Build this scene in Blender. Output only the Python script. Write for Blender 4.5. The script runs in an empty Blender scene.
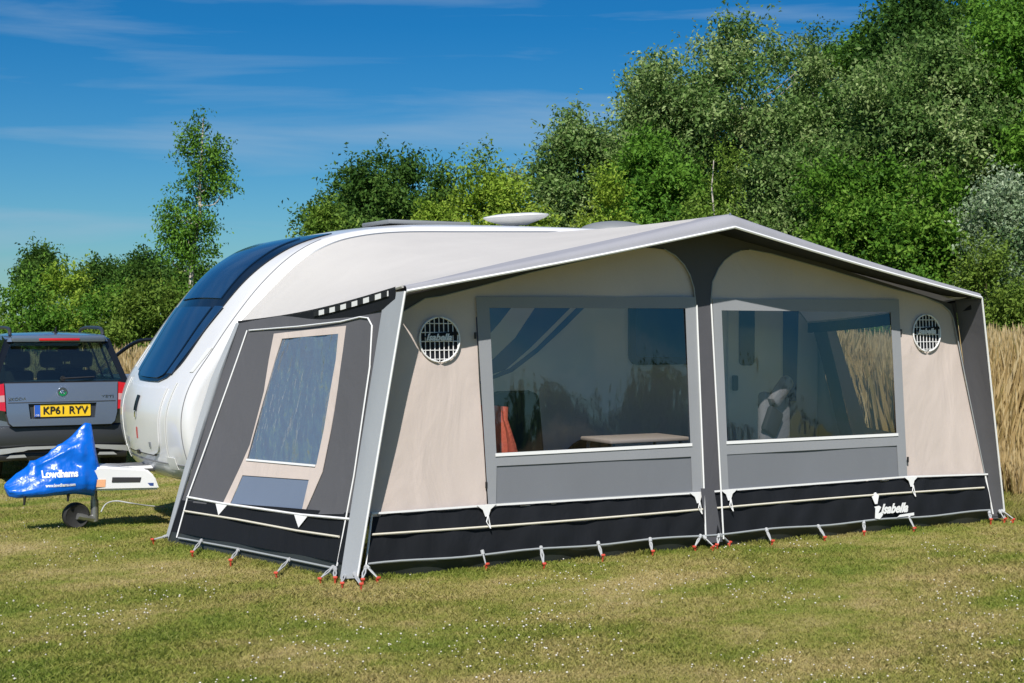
import bpy, bmesh, math, random
import numpy as np
from mathutils import Vector, Matrix
from mathutils.geometry import tessellate_polygon
from mathutils.bvhtree import BVHTree

random.seed(4)
RNG = np.random.default_rng(11)
sc = bpy.context.scene
COL = sc.collection
R = math.radians

# ------------------------------------------------------------------ survey of the place
FOC, YAW, HOR = 1450.23, 1.0685, 322.74
CAM = np.array([-3.5385, -8.6016, 1.65])
PIT = math.atan((HOR - 341.5) / FOC)
_r = np.array([math.sin(YAW), -math.cos(YAW), 0.0])
_d = np.array([math.cos(YAW), math.sin(YAW), 0.0])
_z = np.array([0, 0, 1.0])
_f = _d * math.cos(PIT) + _z * math.sin(PIT)
_u = -_d * math.sin(PIT) + _z * math.cos(PIT)

def ray(x, y):
    return _f + _r * ((x - 512) / FOC) + _u * ((341.5 - y) / FOC)
def at(x, y, n, c):
    d = ray(x, y); n = np.array(n, float)
    return CAM + d * ((c - n @ CAM) / (n @ d))
def atY(x, y, Y): return at(x, y, (0, 1, 0), Y)
def atZ(x, y, Z): return at(x, y, (0, 0, 1), Z)
def far(x, y, D):
    return CAM + _d * D + _r * ((x - 512) / FOC * D) + _z * ((HOR - y) / FOC * D)

# ------------------------------------------------------------------ materials
def mat(name, col=(.5, .5, .5), rough=.6, metal=0, spec=.5, noise=None, bump=None, coat=0, trans=0):
    """noise=(scale, other colour, amount); bump=(scale, strength, distance)"""
    m = bpy.data.materials.new(name); m.use_nodes = True
    nt = m.node_tree; N = nt.nodes; L = nt.links
    b = N['Principled BSDF']
    b.inputs['Base Color'].default_value = (*col, 1)
    b.inputs['Roughness'].default_value = rough
    b.inputs['Metallic'].default_value = metal
    b.inputs['Specular IOR Level'].default_value = spec
    b.inputs['Coat Weight'].default_value = coat
    b.inputs['Coat Roughness'].default_value = .05
    tc = N.new('ShaderNodeTexCoord')
    if noise:
        n = N.new('ShaderNodeTexNoise'); n.inputs['Scale'].default_value = noise[0]; n.inputs['Detail'].default_value = 6
        n.inputs['Roughness'].default_value = .6
        L.new(tc.outputs['Object'], n.inputs['Vector'])
        rp = N.new('ShaderNodeMapRange'); rp.inputs[1].default_value = .35; rp.inputs[2].default_value = .7
        rp.inputs[4].default_value = noise[2]; L.new(n.outputs['Fac'], rp.inputs[0])
        mx = N.new('ShaderNodeMix'); mx.data_type = 'RGBA'
        mx.inputs[6].default_value = (*col, 1); mx.inputs[7].default_value = (*noise[1], 1)
        L.new(rp.outputs[0], mx.inputs[0]); L.new(mx.outputs[2], b.inputs['Base Color'])
    if bump:
        n = N.new('ShaderNodeTexNoise'); n.inputs['Scale'].default_value = bump[0]; n.inputs['Detail'].default_value = 3
        L.new(tc.outputs['Object'], n.inputs['Vector'])
        bp = N.new('ShaderNodeBump'); bp.inputs['Strength'].default_value = bump[1]; bp.inputs['Distance'].default_value = bump[2]
        L.new(n.outputs['Fac'], bp.inputs['Height']); L.new(bp.outputs[0], b.inputs['Normal'])
    return m

def cloth(name, col, weave=.03, trans=0.0, dirt=(.5, .5)):
    """woven fabric: thread-scale weave, slow folds, faint soiling near the hem; optional translucency"""
    m = bpy.data.materials.new(name); m.use_nodes = True
    nt = m.node_tree; N = nt.nodes; L = nt.links
    b = N['Principled BSDF']; b.inputs['Roughness'].default_value = .75; b.inputs['Specular IOR Level'].default_value = .25
    tc = N.new('ShaderNodeTexCoord')
    n1 = N.new('ShaderNodeTexNoise'); n1.inputs['Scale'].default_value = 2.2; n1.inputs['Detail'].default_value = 5
    mp = N.new('ShaderNodeMapping'); mp.inputs['Scale'].default_value = (1, 1, .5)
    L.new(tc.outputs['Object'], mp.inputs[0]); L.new(mp.outputs[0], n1.inputs['Vector'])
    n2 = N.new('ShaderNodeTexNoise'); n2.inputs['Scale'].default_value = 160; n2.inputs['Detail'].default_value = 2
    L.new(tc.outputs['Object'], n2.inputs['Vector'])
    ad = N.new('ShaderNodeMath'); ad.operation = 'ADD'
    L.new(n1.outputs['Fac'], ad.inputs[0]); L.new(n2.outputs['Fac'], ad.inputs[1])
    rp = N.new('ShaderNodeMapRange'); rp.inputs[1].default_value = .6; rp.inputs[2].default_value = 1.4
    rp.inputs[3].default_value = .94; rp.inputs[4].default_value = 1.05; L.new(ad.outputs[0], rp.inputs[0])
    mx = N.new('ShaderNodeVectorMath'); mx.operation = 'SCALE'; mx.inputs[0].default_value = col
    L.new(rp.outputs[0], mx.inputs['Scale']); L.new(mx.outputs[0], b.inputs['Base Color'])
    n3 = N.new('ShaderNodeTexNoise'); n3.inputs['Scale'].default_value = 3.0; n3.inputs['Detail'].default_value = 4
    n3.inputs['Distortion'].default_value = .6
    L.new(mp.outputs[0], n3.inputs['Vector'])
    b1 = N.new('ShaderNodeBump'); b1.inputs['Strength'].default_value = .55; b1.inputs['Distance'].default_value = weave
    L.new(n3.outputs['Fac'], b1.inputs['Height'])
    b2 = N.new('ShaderNodeBump'); b2.inputs['Strength'].default_value = .3; b2.inputs['Distance'].default_value = .002
    L.new(n2.outputs['Fac'], b2.inputs['Height']); L.new(b1.outputs[0], b2.inputs['Normal'])
    L.new(b2.outputs[0], b.inputs['Normal'])
    if trans > 0:
        t = N.new('ShaderNodeBsdfTranslucent'); L.new(mx.outputs[0], t.inputs['Color'])
        ms = N.new('ShaderNodeMixShader'); ms.inputs[0].default_value = trans
        L.new(b.outputs[0], ms.inputs[1]); L.new(t.outputs[0], ms.inputs[2])
        L.new(ms.outputs[0], N['Material Output'].inputs['Surface'])
    return m

def pane_mat(name, tint, refl=.09, rough=.02, wav=(3, .25, .01), fresnel=1.0, haze=0.0, hazecol=(.5, .5, .5)):
    m = bpy.data.materials.new(name); m.use_nodes = True
    nt = m.node_tree; N = nt.nodes; L = nt.links
    N.remove(N['Principled BSDF'])
    tr = N.new('ShaderNodeBsdfTransparent'); tr.inputs['Color'].default_value = (*tint, 1)
    gl = N.new('ShaderNodeBsdfGlossy'); gl.inputs['Roughness'].default_value = rough; gl.inputs['Color'].default_value = (.9, .95, 1, 1)
    tc = N.new('ShaderNodeTexCoord'); n = N.new('ShaderNodeTexNoise'); n.inputs['Scale'].default_value = wav[0]; n.inputs['Detail'].default_value = 3
    mp = N.new('ShaderNodeMapping'); mp.inputs['Scale'].default_value = (1, 1, .35)
    L.new(tc.outputs['Object'], mp.inputs[0]); L.new(mp.outputs[0], n.inputs['Vector'])
    bp = N.new('ShaderNodeBump'); bp.inputs['Strength'].default_value = wav[1]; bp.inputs['Distance'].default_value = wav[2]
    L.new(n.outputs['Fac'], bp.inputs['Height']); L.new(bp.outputs[0], gl.inputs['Normal'])
    lw = N.new('ShaderNodeLayerWeight'); lw.inputs['Blend'].default_value = .25
    mr = N.new('ShaderNodeMapRange'); mr.inputs[3].default_value = refl; mr.inputs[4].default_value = min(1, refl + .35)
    L.new(lw.outputs['Fresnel'], mr.inputs[0])
    base = tr
    if haze > 0:
        df = N.new('ShaderNodeBsdfDiffuse'); df.inputs['Color'].default_value = (*hazecol, 1)
        mh = N.new('ShaderNodeMixShader'); mh.inputs[0].default_value = haze
        L.new(tr.outputs[0], mh.inputs[1]); L.new(df.outputs[0], mh.inputs[2]); base = mh
    ms = N.new('ShaderNodeMixShader'); L.new(mr.outputs[0], ms.inputs[0])
    L.new(base.outputs[0], ms.inputs[1]); L.new(gl.outputs[0], ms.inputs[2])
    L.new(ms.outputs[0], N['Material Output'].inputs['Surface'])
    return m

# awning cloth
M = {}
M['thin'] = cloth('beige_cloth_brightened', (.64, .54, .46), .03, .55)  # copy of the beige cloth, translucency raised to brighten the shaded far frame
M['beige'] = cloth('beige_awning_cloth', (.64, .55, .505), .035, .12)
M['trim'] = cloth('charcoal_trim_cloth', (.085, .085, .096))
M['skirt'] = cloth('navy_skirt_cloth', (.008, .0095, .013), .05)
M['band'] = cloth('grey_band_cloth', (.27, .28, .30), .01)
M['side'] = cloth('dark_grey_side_cloth', (.098, .098, .108))
M['wing'] = cloth('pale_grey_wing_cloth', (.31, .33, .355), .015)
M['roof'] = cloth('cream_roof_cloth', (.68, .655, .63), .02, .30)
M['roofgrey'] = cloth('grey_roof_border_cloth', (.30, .30, .33), .02)
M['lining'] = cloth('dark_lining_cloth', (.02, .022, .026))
M['mud'] = mat('mud_flap_vinyl', (.03, .035, .034), .5)
M['mesh'] = cloth('grey_mesh_panel', (.17, .18, .20), .01)
M['bluegrey'] = cloth('blue_grey_panel', (.15, .19, .27), .01)
M['white'] = mat('white_piping', (.78, .78, .78), .5)
M['reflect'] = mat('reflective_piping', (.66, .62, .52), .4)
M['greyline'] = mat('grey_hem_cord', (.30, .32, .33), .6)
M['black'] = mat('black_plastic', (.015, .015, .017), .45)
M['pane'] = pane_mat('clear_vinyl_pane', (.92, .93, .95), .10, .02, (3, .45, .011))
M['sidepane'] = pane_mat('crumpled_vinyl_pane', (.55, .66, .82), .24, .10, (9, .9, .045), haze=.38, hazecol=(.33, .39, .47))
M['clearpane'] = pane_mat('clear_side_pane', (.86, .86, .76), .03, .03, haze=.12, hazecol=(.34, .31, .18))
M['ventnet'] = cloth('dark_vent_net', (.012, .014, .018))
M['strap'] = mat('grey_webbing', (.42, .43, .44), .7)
M['peg'] = mat('red_peg_plastic', (.60, .075, .045), .45)
M['pole'] = mat('grey_steel_pole', (.35, .36, .37), .35, .8)
# caravan
M['gel'] = mat('white_gelcoat', (.70, .70, .71), .25, 0, .5, (1.3, (.62, .62, .63), .6), None, .4)
M['cglass'] = mat('dark_blue_acrylic', (.008, .032, .085), .10, 0, .6, (1.5, (.012, .045, .11), 1))
M['cglass2'] = mat('black_acrylic_surround', (.004, .009, .018), .12, 0, .5)
M['cgrey'] = mat('grey_caravan_trim', (.20, .21, .22), .5)
M['groove'] = mat('dark_gap', (.02, .02, .022), .7)
M['decal'] = mat('blue_graphic_film', (.03, .06, .22), .3)
M['red'] = mat('red_decal', (.55, .06, .07), .4)
M['orange'] = mat('orange_sticker', (.75, .38, .2), .5)
M['galv'] = mat('galvanised_steel', (.38, .38, .38), .45, .8, .5, (20, (.28, .28, .28), .8))
M['rubber'] = mat('black_rubber', (.016, .016, .017), .75, 0, .4, (30, (.03, .029, .027), .8))
M['blue'] = mat('blue_vinyl_cover', (.001, .115, .56), .29, 0, .35, (4, (.001, .095, .46), .8), (8, .6, .025))
M['dish'] = mat('offwhite_plastic', (.68, .68, .66), .4)
# car
M['paint'] = mat('grey_blue_metallic_paint', (.145, .185, .26), .22, .3, .5, None, None, .8)
M['bumper'] = mat('dark_bumper_plastic', (.03, .034, .042), .42)
M['silver'] = mat('silver_skid_plate', (.42, .43, .44), .4, .3)
M['chrome'] = mat('chrome', (.75, .76, .78), .12, 1)
M['carglass'] = pane_mat('tinted_car_glass', (.66, .74, .70), .05, .01, (1, .0, .0))
M['lens'] = mat('red_lamp_lens', (.55, .012, .02), .12, 0, .6, None, None, .6)
M['lensw'] = mat('clear_lamp_lens', (.50, .30, .30), .12, 0, .5)
M['plate'] = mat('yellow_plate', (.80, .52, .02), .4)
M['plateblue'] = mat('blue_plate_band', (.02, .10, .48), .4)
M['text'] = mat('black_lettering', (.015, .015, .015), .5)
M['seatcloth'] = mat('dark_seat_cloth', (.02, .021, .023), .8)
M['green'] = mat('green_enamel', (.01, .18, .06), .3)
# furniture
M['towel'] = mat('red_orange_towel', (.72, .16, .09), .9, 0, .2, (30, (.62, .13, .09), .8), (60, .5, .01))
M['chairgrey'] = mat('grey_chair_fabric', (.22, .215, .22), .85, 0, .2, None, (40, .4, .01))
M['bag'] = mat('black_padded_fabric', (.018, .019, .022), .8)
M['tabletop'] = mat('pale_table_laminate', (.55, .47, .40), .5)

# ------------------------------------------------------------------ object helpers
def tag(o, label=None, cat=None, group=None, kind=None):
    if label: o['label'] = label
    if cat: o['category'] = cat
    if group: o['group'] = group
    if kind: o['kind'] = kind
    return o
def empty(name, loc=(0, 0, 0), rz=0, **k):
    o = bpy.data.objects.new(name, None); COL.objects.link(o)
    o.location = loc; o.rotation_euler = (0, 0, rz); o.empty_display_size = .2
    return tag(o, **k)
def link(name, me, m, parent=None, smooth=True):
    o = bpy.data.objects.new(name, me); COL.objects.link(o)
    if m is not None:
        for x in (m if isinstance(m, (list, tuple)) else [m]): me.materials.append(x)
    if parent is not None: o.parent = parent
    if smooth: me.polygons.foreach_set('use_smooth', [True] * len(me.polygons))
    return o
def from_bm(name, bm, m, parent=None, smooth=False, recalc=True):
    if recalc: bmesh.ops.recalc_face_normals(bm, faces=bm.faces)
    me = bpy.data.meshes.new(name); bm.to_mesh(me); bm.free()
    o = link(name, me, m, parent, smooth)
    if smooth: me.set_sharp_from_angle(angle=R(38))
    return o
def box(bm, c, s, rot=None, bev=0.0):
    """box centred at c with full sizes s"""
    v = bmesh.ops.create_cube(bm, size=1)['verts']
    bmesh.ops.scale(bm, vec=s, verts=v)
    if bev > 0:
        es = list({e for x in v for e in x.link_edges})
        g = bmesh.ops.bevel(bm, geom=es, offset=bev, segments=2, affect='EDGES', profile=.5)
        v = list({x for f in g['faces'] for x in f.verts} | {x for x in v if x.is_valid})
    if rot is not None: bmesh.ops.rotate(bm, verts=v, cent=(0, 0, 0), matrix=rot)
    bmesh.ops.translate(bm, verts=v, vec=c)
    return v
def tube(bm, pts, rad, n=8, cap=True):
    pts = [Vector(p) for p in pts]
    if not isinstance(rad, (list, tuple, np.ndarray)): rad = [rad] * len(pts)
    rings = []; ref = None
    for i, p in enumerate(pts):
        t = (pts[min(i + 1, len(pts) - 1)] - pts[max(i - 1, 0)])
        if t.length < 1e-9: t = Vector((0, 0, 1))
        t.normalize()
        if ref is None:
            ref = Vector((0, 0, 1)) if abs(t.z) < .9 else Vector((1, 0, 0))
        a = t.cross(ref).normalized(); b = t.cross(a).normalized(); ref = -b if False else ref
        rings.append([bm.verts.new(p + (a * math.cos(k * 2 * math.pi / n) + b * math.sin(k * 2 * math.pi / n)) * rad[i]) for k in range(n)])
    for i in range(len(rings) - 1):
        for k in range(n):
            bm.faces.new((rings[i][k], rings[i][(k + 1) % n], rings[i + 1][(k + 1) % n], rings[i + 1][k]))
    if cap:
        bm.faces.new(rings[0][::-1]); bm.faces.new(rings[-1])
def disc(bm, c, axis, r, h, n=24, r2=None):
    """short cylinder from c along axis"""
    c = Vector(c); axis = Vector(axis).normalized()
    tube(bm, [c, c + axis * h], [r, r2 if r2 is not None else r], n)
def smoothpts(P, k=8):
    """Catmull-Rom through P"""
    P = [np.array(p, float) for p in P]; out = []
    for i in range(len(P) - 1):
        p0 = P[max(i - 1, 0)]; p1 = P[i]; p2 = P[i + 1]; p3 = P[min(i + 2, len(P) - 1)]
        for j in range(k):
            t = j / k
            out.append(.5 * ((2 * p1) + (p2 - p0) * t + (2 * p0 - 5 * p1 + 4 * p2 - p3) * t * t + (3 * p1 - p0 - 3 * p2 + p3) * t ** 3))
    out.append(P[-1]); return out

def panel(name, outline, holes, surf, m, parent, off=0.0, thick=.003, step=.12, push=None):
    """cloth panel: outline and holes are (u, v) loops, surf(u, v) -> (point, normal)"""
    loops = [[Vector((p[0], p[1], 0)) for p in outline]] + [[Vector((p[0], p[1], 0)) for p in h] for h in holes]
    tris = tessellate_polygon(loops)
    flat = [p for l in loops for p in l]
    bm = bmesh.new(); vs = [bm.verts.new(p) for p in flat]
    for t in tris:
        try: bm.faces.new([vs[i] for i in t])
        except ValueError: pass
    for _ in range(6):
        long = [e for e in bm.edges if e.calc_length() > step]
        if not long: break
        bmesh.ops.subdivide_edges(bm, edges=long, cuts=1)
        bmesh.ops.triangulate(bm, faces=[f for f in bm.faces if len(f.verts) > 4])
    bmesh.ops.triangulate(bm, faces=bm.faces)
    for v in bm.verts:
        p, n = surf(v.co.x, v.co.y)
        o = off + (push(v.co.x, v.co.y) if push else 0)
        v.co = Vector(p + n * o)
    me = bpy.data.meshes.new(name); bm.normal_update()
    nrm = sum((f.normal * f.calc_area() for f in bm.faces), Vector())
    p, n = surf(outline[0][0], outline[0][1])
    if nrm.dot(Vector(n)) < 0: bmesh.ops.reverse_faces(bm, faces=bm.faces)
    bm.to_mesh(me); bm.free()
    o = link(name, me, m, parent)
    if thick > .0015:
        s = o.modifiers.new('thickness', 'SOLIDIFY'); s.thickness = thick; s.offset = 1
        s = o.modifiers.new('crisp_rim', 'EDGE_SPLIT'); s.split_angle = R(50)
    return o
def cord(name, pts, r, m, parent, n=6):
    bm = bmesh.new(); tube(bm, pts, r, n); return from_bm(name, bm, m, parent, True)
def strip_on(name, uv, width, surf, m, parent, off=.01, thick=.003):
    """ribbon of constant width along a (u, v) polyline"""
    P = [np.array(p, float) for p in uv]; Lf = []; Rt = []
    for i, p in enumerate(P):
        t = P[min(i + 1, len(P) - 1)] - P[max(i - 1, 0)]; t /= np.linalg.norm(t) + 1e-9
        n = np.array([-t[1], t[0]]) * width / 2
        Lf.append(p + n); Rt.append(p - n)
    return panel(name, Lf + Rt[::-1], [], surf, m, parent, off, thick)

def text_mesh(s, size, shear=0.0, bold=0.0):
    cu = bpy.data.curves.new('lettering', 'FONT'); cu.body = s; cu.size = size; cu.shear = shear
    cu.align_x = 'CENTER'; cu.align_y = 'CENTER'; cu.extrude = .0008; cu.offset = bold; cu.resolution_u = 4
    o = bpy.data.objects.new('lettering', cu); COL.objects.link(o)
    bpy.context.view_layer.update()
    me = bpy.data.meshes.new_from_object(o.evaluated_get(bpy.context.evaluated_depsgraph_get()))
    bpy.data.objects.remove(o); bpy.data.curves.remove(cu)
    return me
def text(name, s, size, loc, xdir, ydir, m, parent, shear=0.0, bold=0.0, width=None, conform=None):
    me = text_mesh(s, size, shear, bold)
    X = Vector(xdir).normalized(); Y = Vector(ydir); Y = (Y - X * Y.dot(X)).normalized(); Z = X.cross(Y)
    xs = [v.co.x for v in me.vertices]; k = width / (max(xs) - min(xs)) if width else 1
    for v in me.vertices:
        p = Vector(loc) + X * v.co.x * k + Y * v.co.y + Z * v.co.z
        if conform:
            h = conform.ray_cast(p + Z * .6, -Z)
            if h[0] is not None: p = h[0] + Z * (.004 + v.co.z)
        v.co = p
    return link(name, me, m, parent, False)

def ground_z(x, y):
    """the field falls away gently behind the caravan's nose"""
    x = np.asarray(x, float); y = np.asarray(y, float)
    s = np.clip((y - 3.2 - .25 * x) / 4.5, 0, 1); s = s * s * (3 - 2 * s)
    w = np.clip((4.0 - x) / 4.0, 0, 1)
    return -.20 * s * w + .012 * np.sin(x * 1.3 + .4) * np.sin(y * 1.1)

# ------------------------------------------------------------------ camera, sky, sun
cd = bpy.data.cameras.new('camera'); co = bpy.data.objects.new('camera', cd); COL.objects.link(co)
cd.sensor_width = 36; cd.lens = FOC / 1024 * 36; cd.clip_start = .1; cd.clip_end = 3000
co.location = CAM
co.rotation_euler = Matrix(((_r[0], _u[0], -_f[0]), (_r[1], _u[1], -_f[1]), (_r[2], _u[2], -_f[2]))).to_euler()
sc.camera = co

AZ, EL = R(38), R(47)            # sun: behind the camera, a little to its left
SUN = Vector((-math.sin(AZ) * math.cos(EL), -math.cos(AZ) * math.cos(EL), math.sin(EL)))
ld = bpy.data.lights.new('sun', 'SUN'); ld.energy = 4.6; ld.angle = R(.5); ld.color = (1, .955, .88)
lo = bpy.data.objects.new('sun', ld); COL.objects.link(lo); lo.rotation_euler = SUN.to_track_quat('Z', 'Y').to_euler()
lo.location = (-20, -30, 40)

w = bpy.data.worlds.new('World'); sc.world = w; w.use_nodes = True
nt = w.node_tree; N = nt.nodes; L = nt.links
bg = N['Background']; bg.inputs['Strength'].default_value = .066
sky = N.new('ShaderNodeTexSky'); sky.sky_type = 'NISHITA'; sky.sun_disc = False
sky.sun_elevation = EL; sky.sun_rotation = math.atan2(SUN.x, SUN.y)
sky.air_density = 1.0; sky.dust_density = .3; sky.ozone_density = 3.0
hs = N.new('ShaderNodeHueSaturation'); hs.inputs['Saturation'].default_value = 1.2; L.new(sky.outputs[0], hs.inputs['Color'])
pol = N.new('ShaderNodeMix'); pol.data_type = 'RGBA'; pol.blend_type = 'MULTIPLY'; pol.inputs[7].default_value = (.11, .63, .95, 1); L.new(hs.outputs[0], pol.inputs[6])
tc0 = N.new('ShaderNodeTexCoord'); sz = N.new('ShaderNodeSeparateXYZ'); L.new(tc0.outputs['Generated'], sz.inputs[0])
el = N.new('ShaderNodeMapRange'); el.inputs[1].default_value = 0; el.inputs[2].default_value = .20; el.inputs[3].default_value = .55; el.inputs[4].default_value = 1; L.new(sz.outputs['Z'], el.inputs[0]); L.new(el.outputs[0], pol.inputs[0])
tcw = N.new('ShaderNodeTexCoord')
mpw = N.new('ShaderNodeMapping'); mpw.inputs['Location'].default_value = (3, 1, 2); mpw.inputs['Scale'].default_value = (1.6, 1.6, 17); mpw.inputs['Rotation'].default_value = (0, R(4), R(20))
L.new(tcw.outputs['Generated'], mpw.inputs[0])
nw = N.new('ShaderNodeTexNoise'); nw.inputs['Scale'].default_value = 1.9; nw.inputs['Detail'].default_value = 7; nw.inputs['Roughness'].default_value = .55
nw.inputs['Distortion'].default_value = .5
L.new(mpw.outputs[0], nw.inputs['Vector'])
rw = N.new('ShaderNodeMapRange'); rw.inputs[1].default_value = .47; rw.inputs[2].default_value = .78; rw.inputs[4].default_value = .52
L.new(nw.outputs['Fac'], rw.inputs[0])
mw = N.new('ShaderNodeMix'); mw.data_type = 'RGBA'; mw.inputs[7].default_value = (4.4, 6.0, 7.6, 1)
L.new(rw.outputs[0], mw.inputs[0]); L.new(pol.outputs[2], mw.inputs[6]); L.new(mw.outputs[2], bg.inputs['Color'])

vs_ = sc.view_settings
vs_.view_transform = 'Standard'; vs_.look = 'None'; vs_.exposure = 0.32; vs_.gamma = 1; vs_.use_curve_mapping = False
sc.cycles.max_bounces = 8; sc.cycles.transparent_max_bounces = 16; sc.cycles.diffuse_bounces = 3
sc.cycles.use_denoising = True

# ------------------------------------------------------------------ ground, lawn
def meadow_colour(N, L, vec):
    """shared dry / green patchwork of the lawn"""
    a = N.new('ShaderNodeTexNoise'); a.inputs['Scale'].default_value = .6; a.inputs['Detail'].default_value = 9; a.inputs['Roughness'].default_value = .72
    mp = N.new('ShaderNodeMapping'); mp.inputs['Rotation'].default_value = (0, 0, R(28)); mp.inputs['Scale'].default_value = (1.1, 1.7, 1)
    L.new(vec, mp.inputs[0]); L.new(mp.outputs[0], a.inputs['Vector'])
    cr = N.new('ShaderNodeValToRGB')
    e = cr.color_ramp.elements
    e[0].position = .33; e[0].color = (.17, .26, .04, 1)
    e[1].position = .61; e[1].color = (.58, .47, .22, 1)
    x = e.new(.44); x.color = (.29, .335, .065, 1)
    x = e.new(.51); x.color = (.42, .39, .12, 1)
    L.new(a.outputs['Fac'], cr.inputs[0])
    return cr.outputs[0]

gm = bpy.data.materials.new('lawn_soil'); gm.use_nodes = True
N = gm.node_tree.nodes; L = gm.node_tree.links; b = N['Principled BSDF']; b.inputs['Roughness'].default_value = .95; b.inputs['Specular IOR Level'].default_value = .1
geo = N.new('ShaderNodeNewGeometry'); c = meadow_colour(N, L, geo.outputs['Position'])
fn = N.new('ShaderNodeTexNoise'); fn.inputs['Scale'].default_value = 38; fn.inputs['Detail'].default_value = 6; fn.inputs['Roughness'].default_value = .75
L.new(geo.outputs['Position'], fn.inputs['Vector'])
rr = N.new('ShaderNodeMapRange'); rr.inputs[1].default_value = .3; rr.inputs[2].default_value = .7; rr.inputs[3].default_value = .42; rr.inputs[4].default_value = .95
L.new(fn.outputs['Fac'], rr.inputs[0])
vm = N.new('ShaderNodeVectorMath'); vm.operation = 'SCALE'; L.new(c, vm.inputs[0]); L.new(rr.outputs[0], vm.inputs['Scale'])
L.new(vm.outputs[0], b.inputs['Base Color'])
bp = N.new('ShaderNodeBump'); bp.inputs['Distance'].default_value = .03; bp.inputs['Strength'].default_value = .6; L.new(fn.outputs['Fac'], bp.inputs['Height']); L.new(bp.outputs[0], b.inputs['Normal'])

def grid_axis(lo, hi, fine_lo, fine_hi, st):
    a = list(np.arange(fine_lo, fine_hi + 1e-6, st)); k = st
    x = fine_lo
    while x > lo: k *= 1.5; x -= k; a.insert(0, x)
    k = st; x = fine_hi
    while x < hi: k *= 1.5; x += k; a.append(x)
    return np.array(a)
gx = grid_axis(-600, 800, -12, 20, .5); gy = grid_axis(-400, 900, -12, 30, .5)
GX, GY = np.meshgrid(gx, gy); GZ = ground_z(GX, GY)
nx, ny = len(gx), len(gy)
V = np.stack([GX, GY, GZ], -1).reshape(-1, 3)
idx = np.arange(nx * ny).reshape(ny, nx)
F = np.stack([idx[:-1, :-1], idx[:-1, 1:], idx[1:, 1:], idx[1:, :-1]], -1).reshape(-1, 4)
def np_mesh(name, V, F, tone=None):
    me = bpy.data.meshes.new(name); k = F.shape[1]
    me.vertices.add(len(V)); me.vertices.foreach_set('co', np.ascontiguousarray(V, np.float32).ravel())
    me.loops.add(F.size); me.loops.foreach_set('vertex_index', np.ascontiguousarray(F, np.int32).ravel())
    me.polygons.add(len(F)); me.polygons.foreach_set('loop_start', np.arange(0, F.size, k, dtype=np.int32))
    if tone is not None:
        a = me.attributes.new('tone', 'FLOAT', 'FACE'); a.data.foreach_set('value', np.ascontiguousarray(tone, np.float32))
    me.update(calc_edges=True); return me
tag(link('ground', np_mesh('ground', V, F), gm), kind='structure')

def leaf_mat(name, ramp, rough=.55, trans=.35, patch=None):
    """foliage: colour from each leaf's own tone; thin leaves let light through"""
    m = bpy.data.materials.new(name); m.use_nodes = True
    N = m.node_tree.nodes; L = m.node_tree.links; b = N['Principled BSDF']
    b.inputs['Roughness'].default_value = rough; b.inputs['Specular IOR Level'].default_value = .12
    at_ = N.new('ShaderNodeAttribute'); at_.attribute_name = 'tone'
    cr = N.new('ShaderNodeValToRGB'); e = cr.color_ramp.elements
    e[0].position = 0; e[0].color = (*ramp[0], 1); e[1].position = 1; e[1].color = (*ramp[-1], 1)
    for i, c in enumerate(ramp[1:-1]): x = e.new((i + 1) / (len(ramp) - 1)); x.color = (*c, 1)
    L.new(at_.outputs['Fac'], cr.inputs[0]); col = cr.outputs[0]
    if patch:
        geo = N.new('ShaderNodeNewGeometry'); c = meadow_colour(N, L, geo.outputs['Position'])
        mx = N.new('ShaderNodeMix'); mx.data_type = 'RGBA'; mx.inputs[0].default_value = patch
        L.new(col, mx.inputs[6]); L.new(c, mx.inputs[7]); col = mx.outputs[2]
    L.new(col, b.inputs['Base Color'])
    t = N.new('ShaderNodeBsdfTranslucent'); L.new(col, t.inputs['Color'])
    ms = N.new('ShaderNodeMixShader'); ms.inputs[0].default_value = trans
    L.new(b.outputs[0], ms.inputs[1]); L.new(t.outputs[0], ms.inputs[2]); L.new(ms.outputs[0], N['Material Output'].inputs['Surface'])
    return m

def blades(P, h, wd, lean, rng):
    """one triangle-pair per blade: base width wd, height h, bent tip"""
    n = len(P); a = rng.uniform(0, 2 * np.pi, n); d = np.stack([np.cos(a), np.sin(a), np.zeros(n)], 1)
    a2 = rng.uniform(0, 2 * np.pi, n); l = np.stack([np.cos(a2), np.sin(a2), np.zeros(n)], 1) * (lean * h * rng.uniform(.3, 1.2, n))[:, None]
    wd = wd[:, None] if hasattr(wd, '__len__') else wd
    V = np.empty((n, 4, 3)); V[:, 0] = P - d * wd; V[:, 1] = P + d * wd
    up = np.array([0, 0, 1.0])
    V[:, 2] = P + up * (h * .62)[:, None] + l * .4 + d * wd * .8
    V[:, 3] = P + up * h[:, None] * np.sqrt(np.clip(1 - (lean * .6) ** 2, .2, 1)) + l
    F = (np.arange(n) * 4)[:, None] + np.array([0, 1, 2, 3])
    return V.reshape(-1, 3), F

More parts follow.
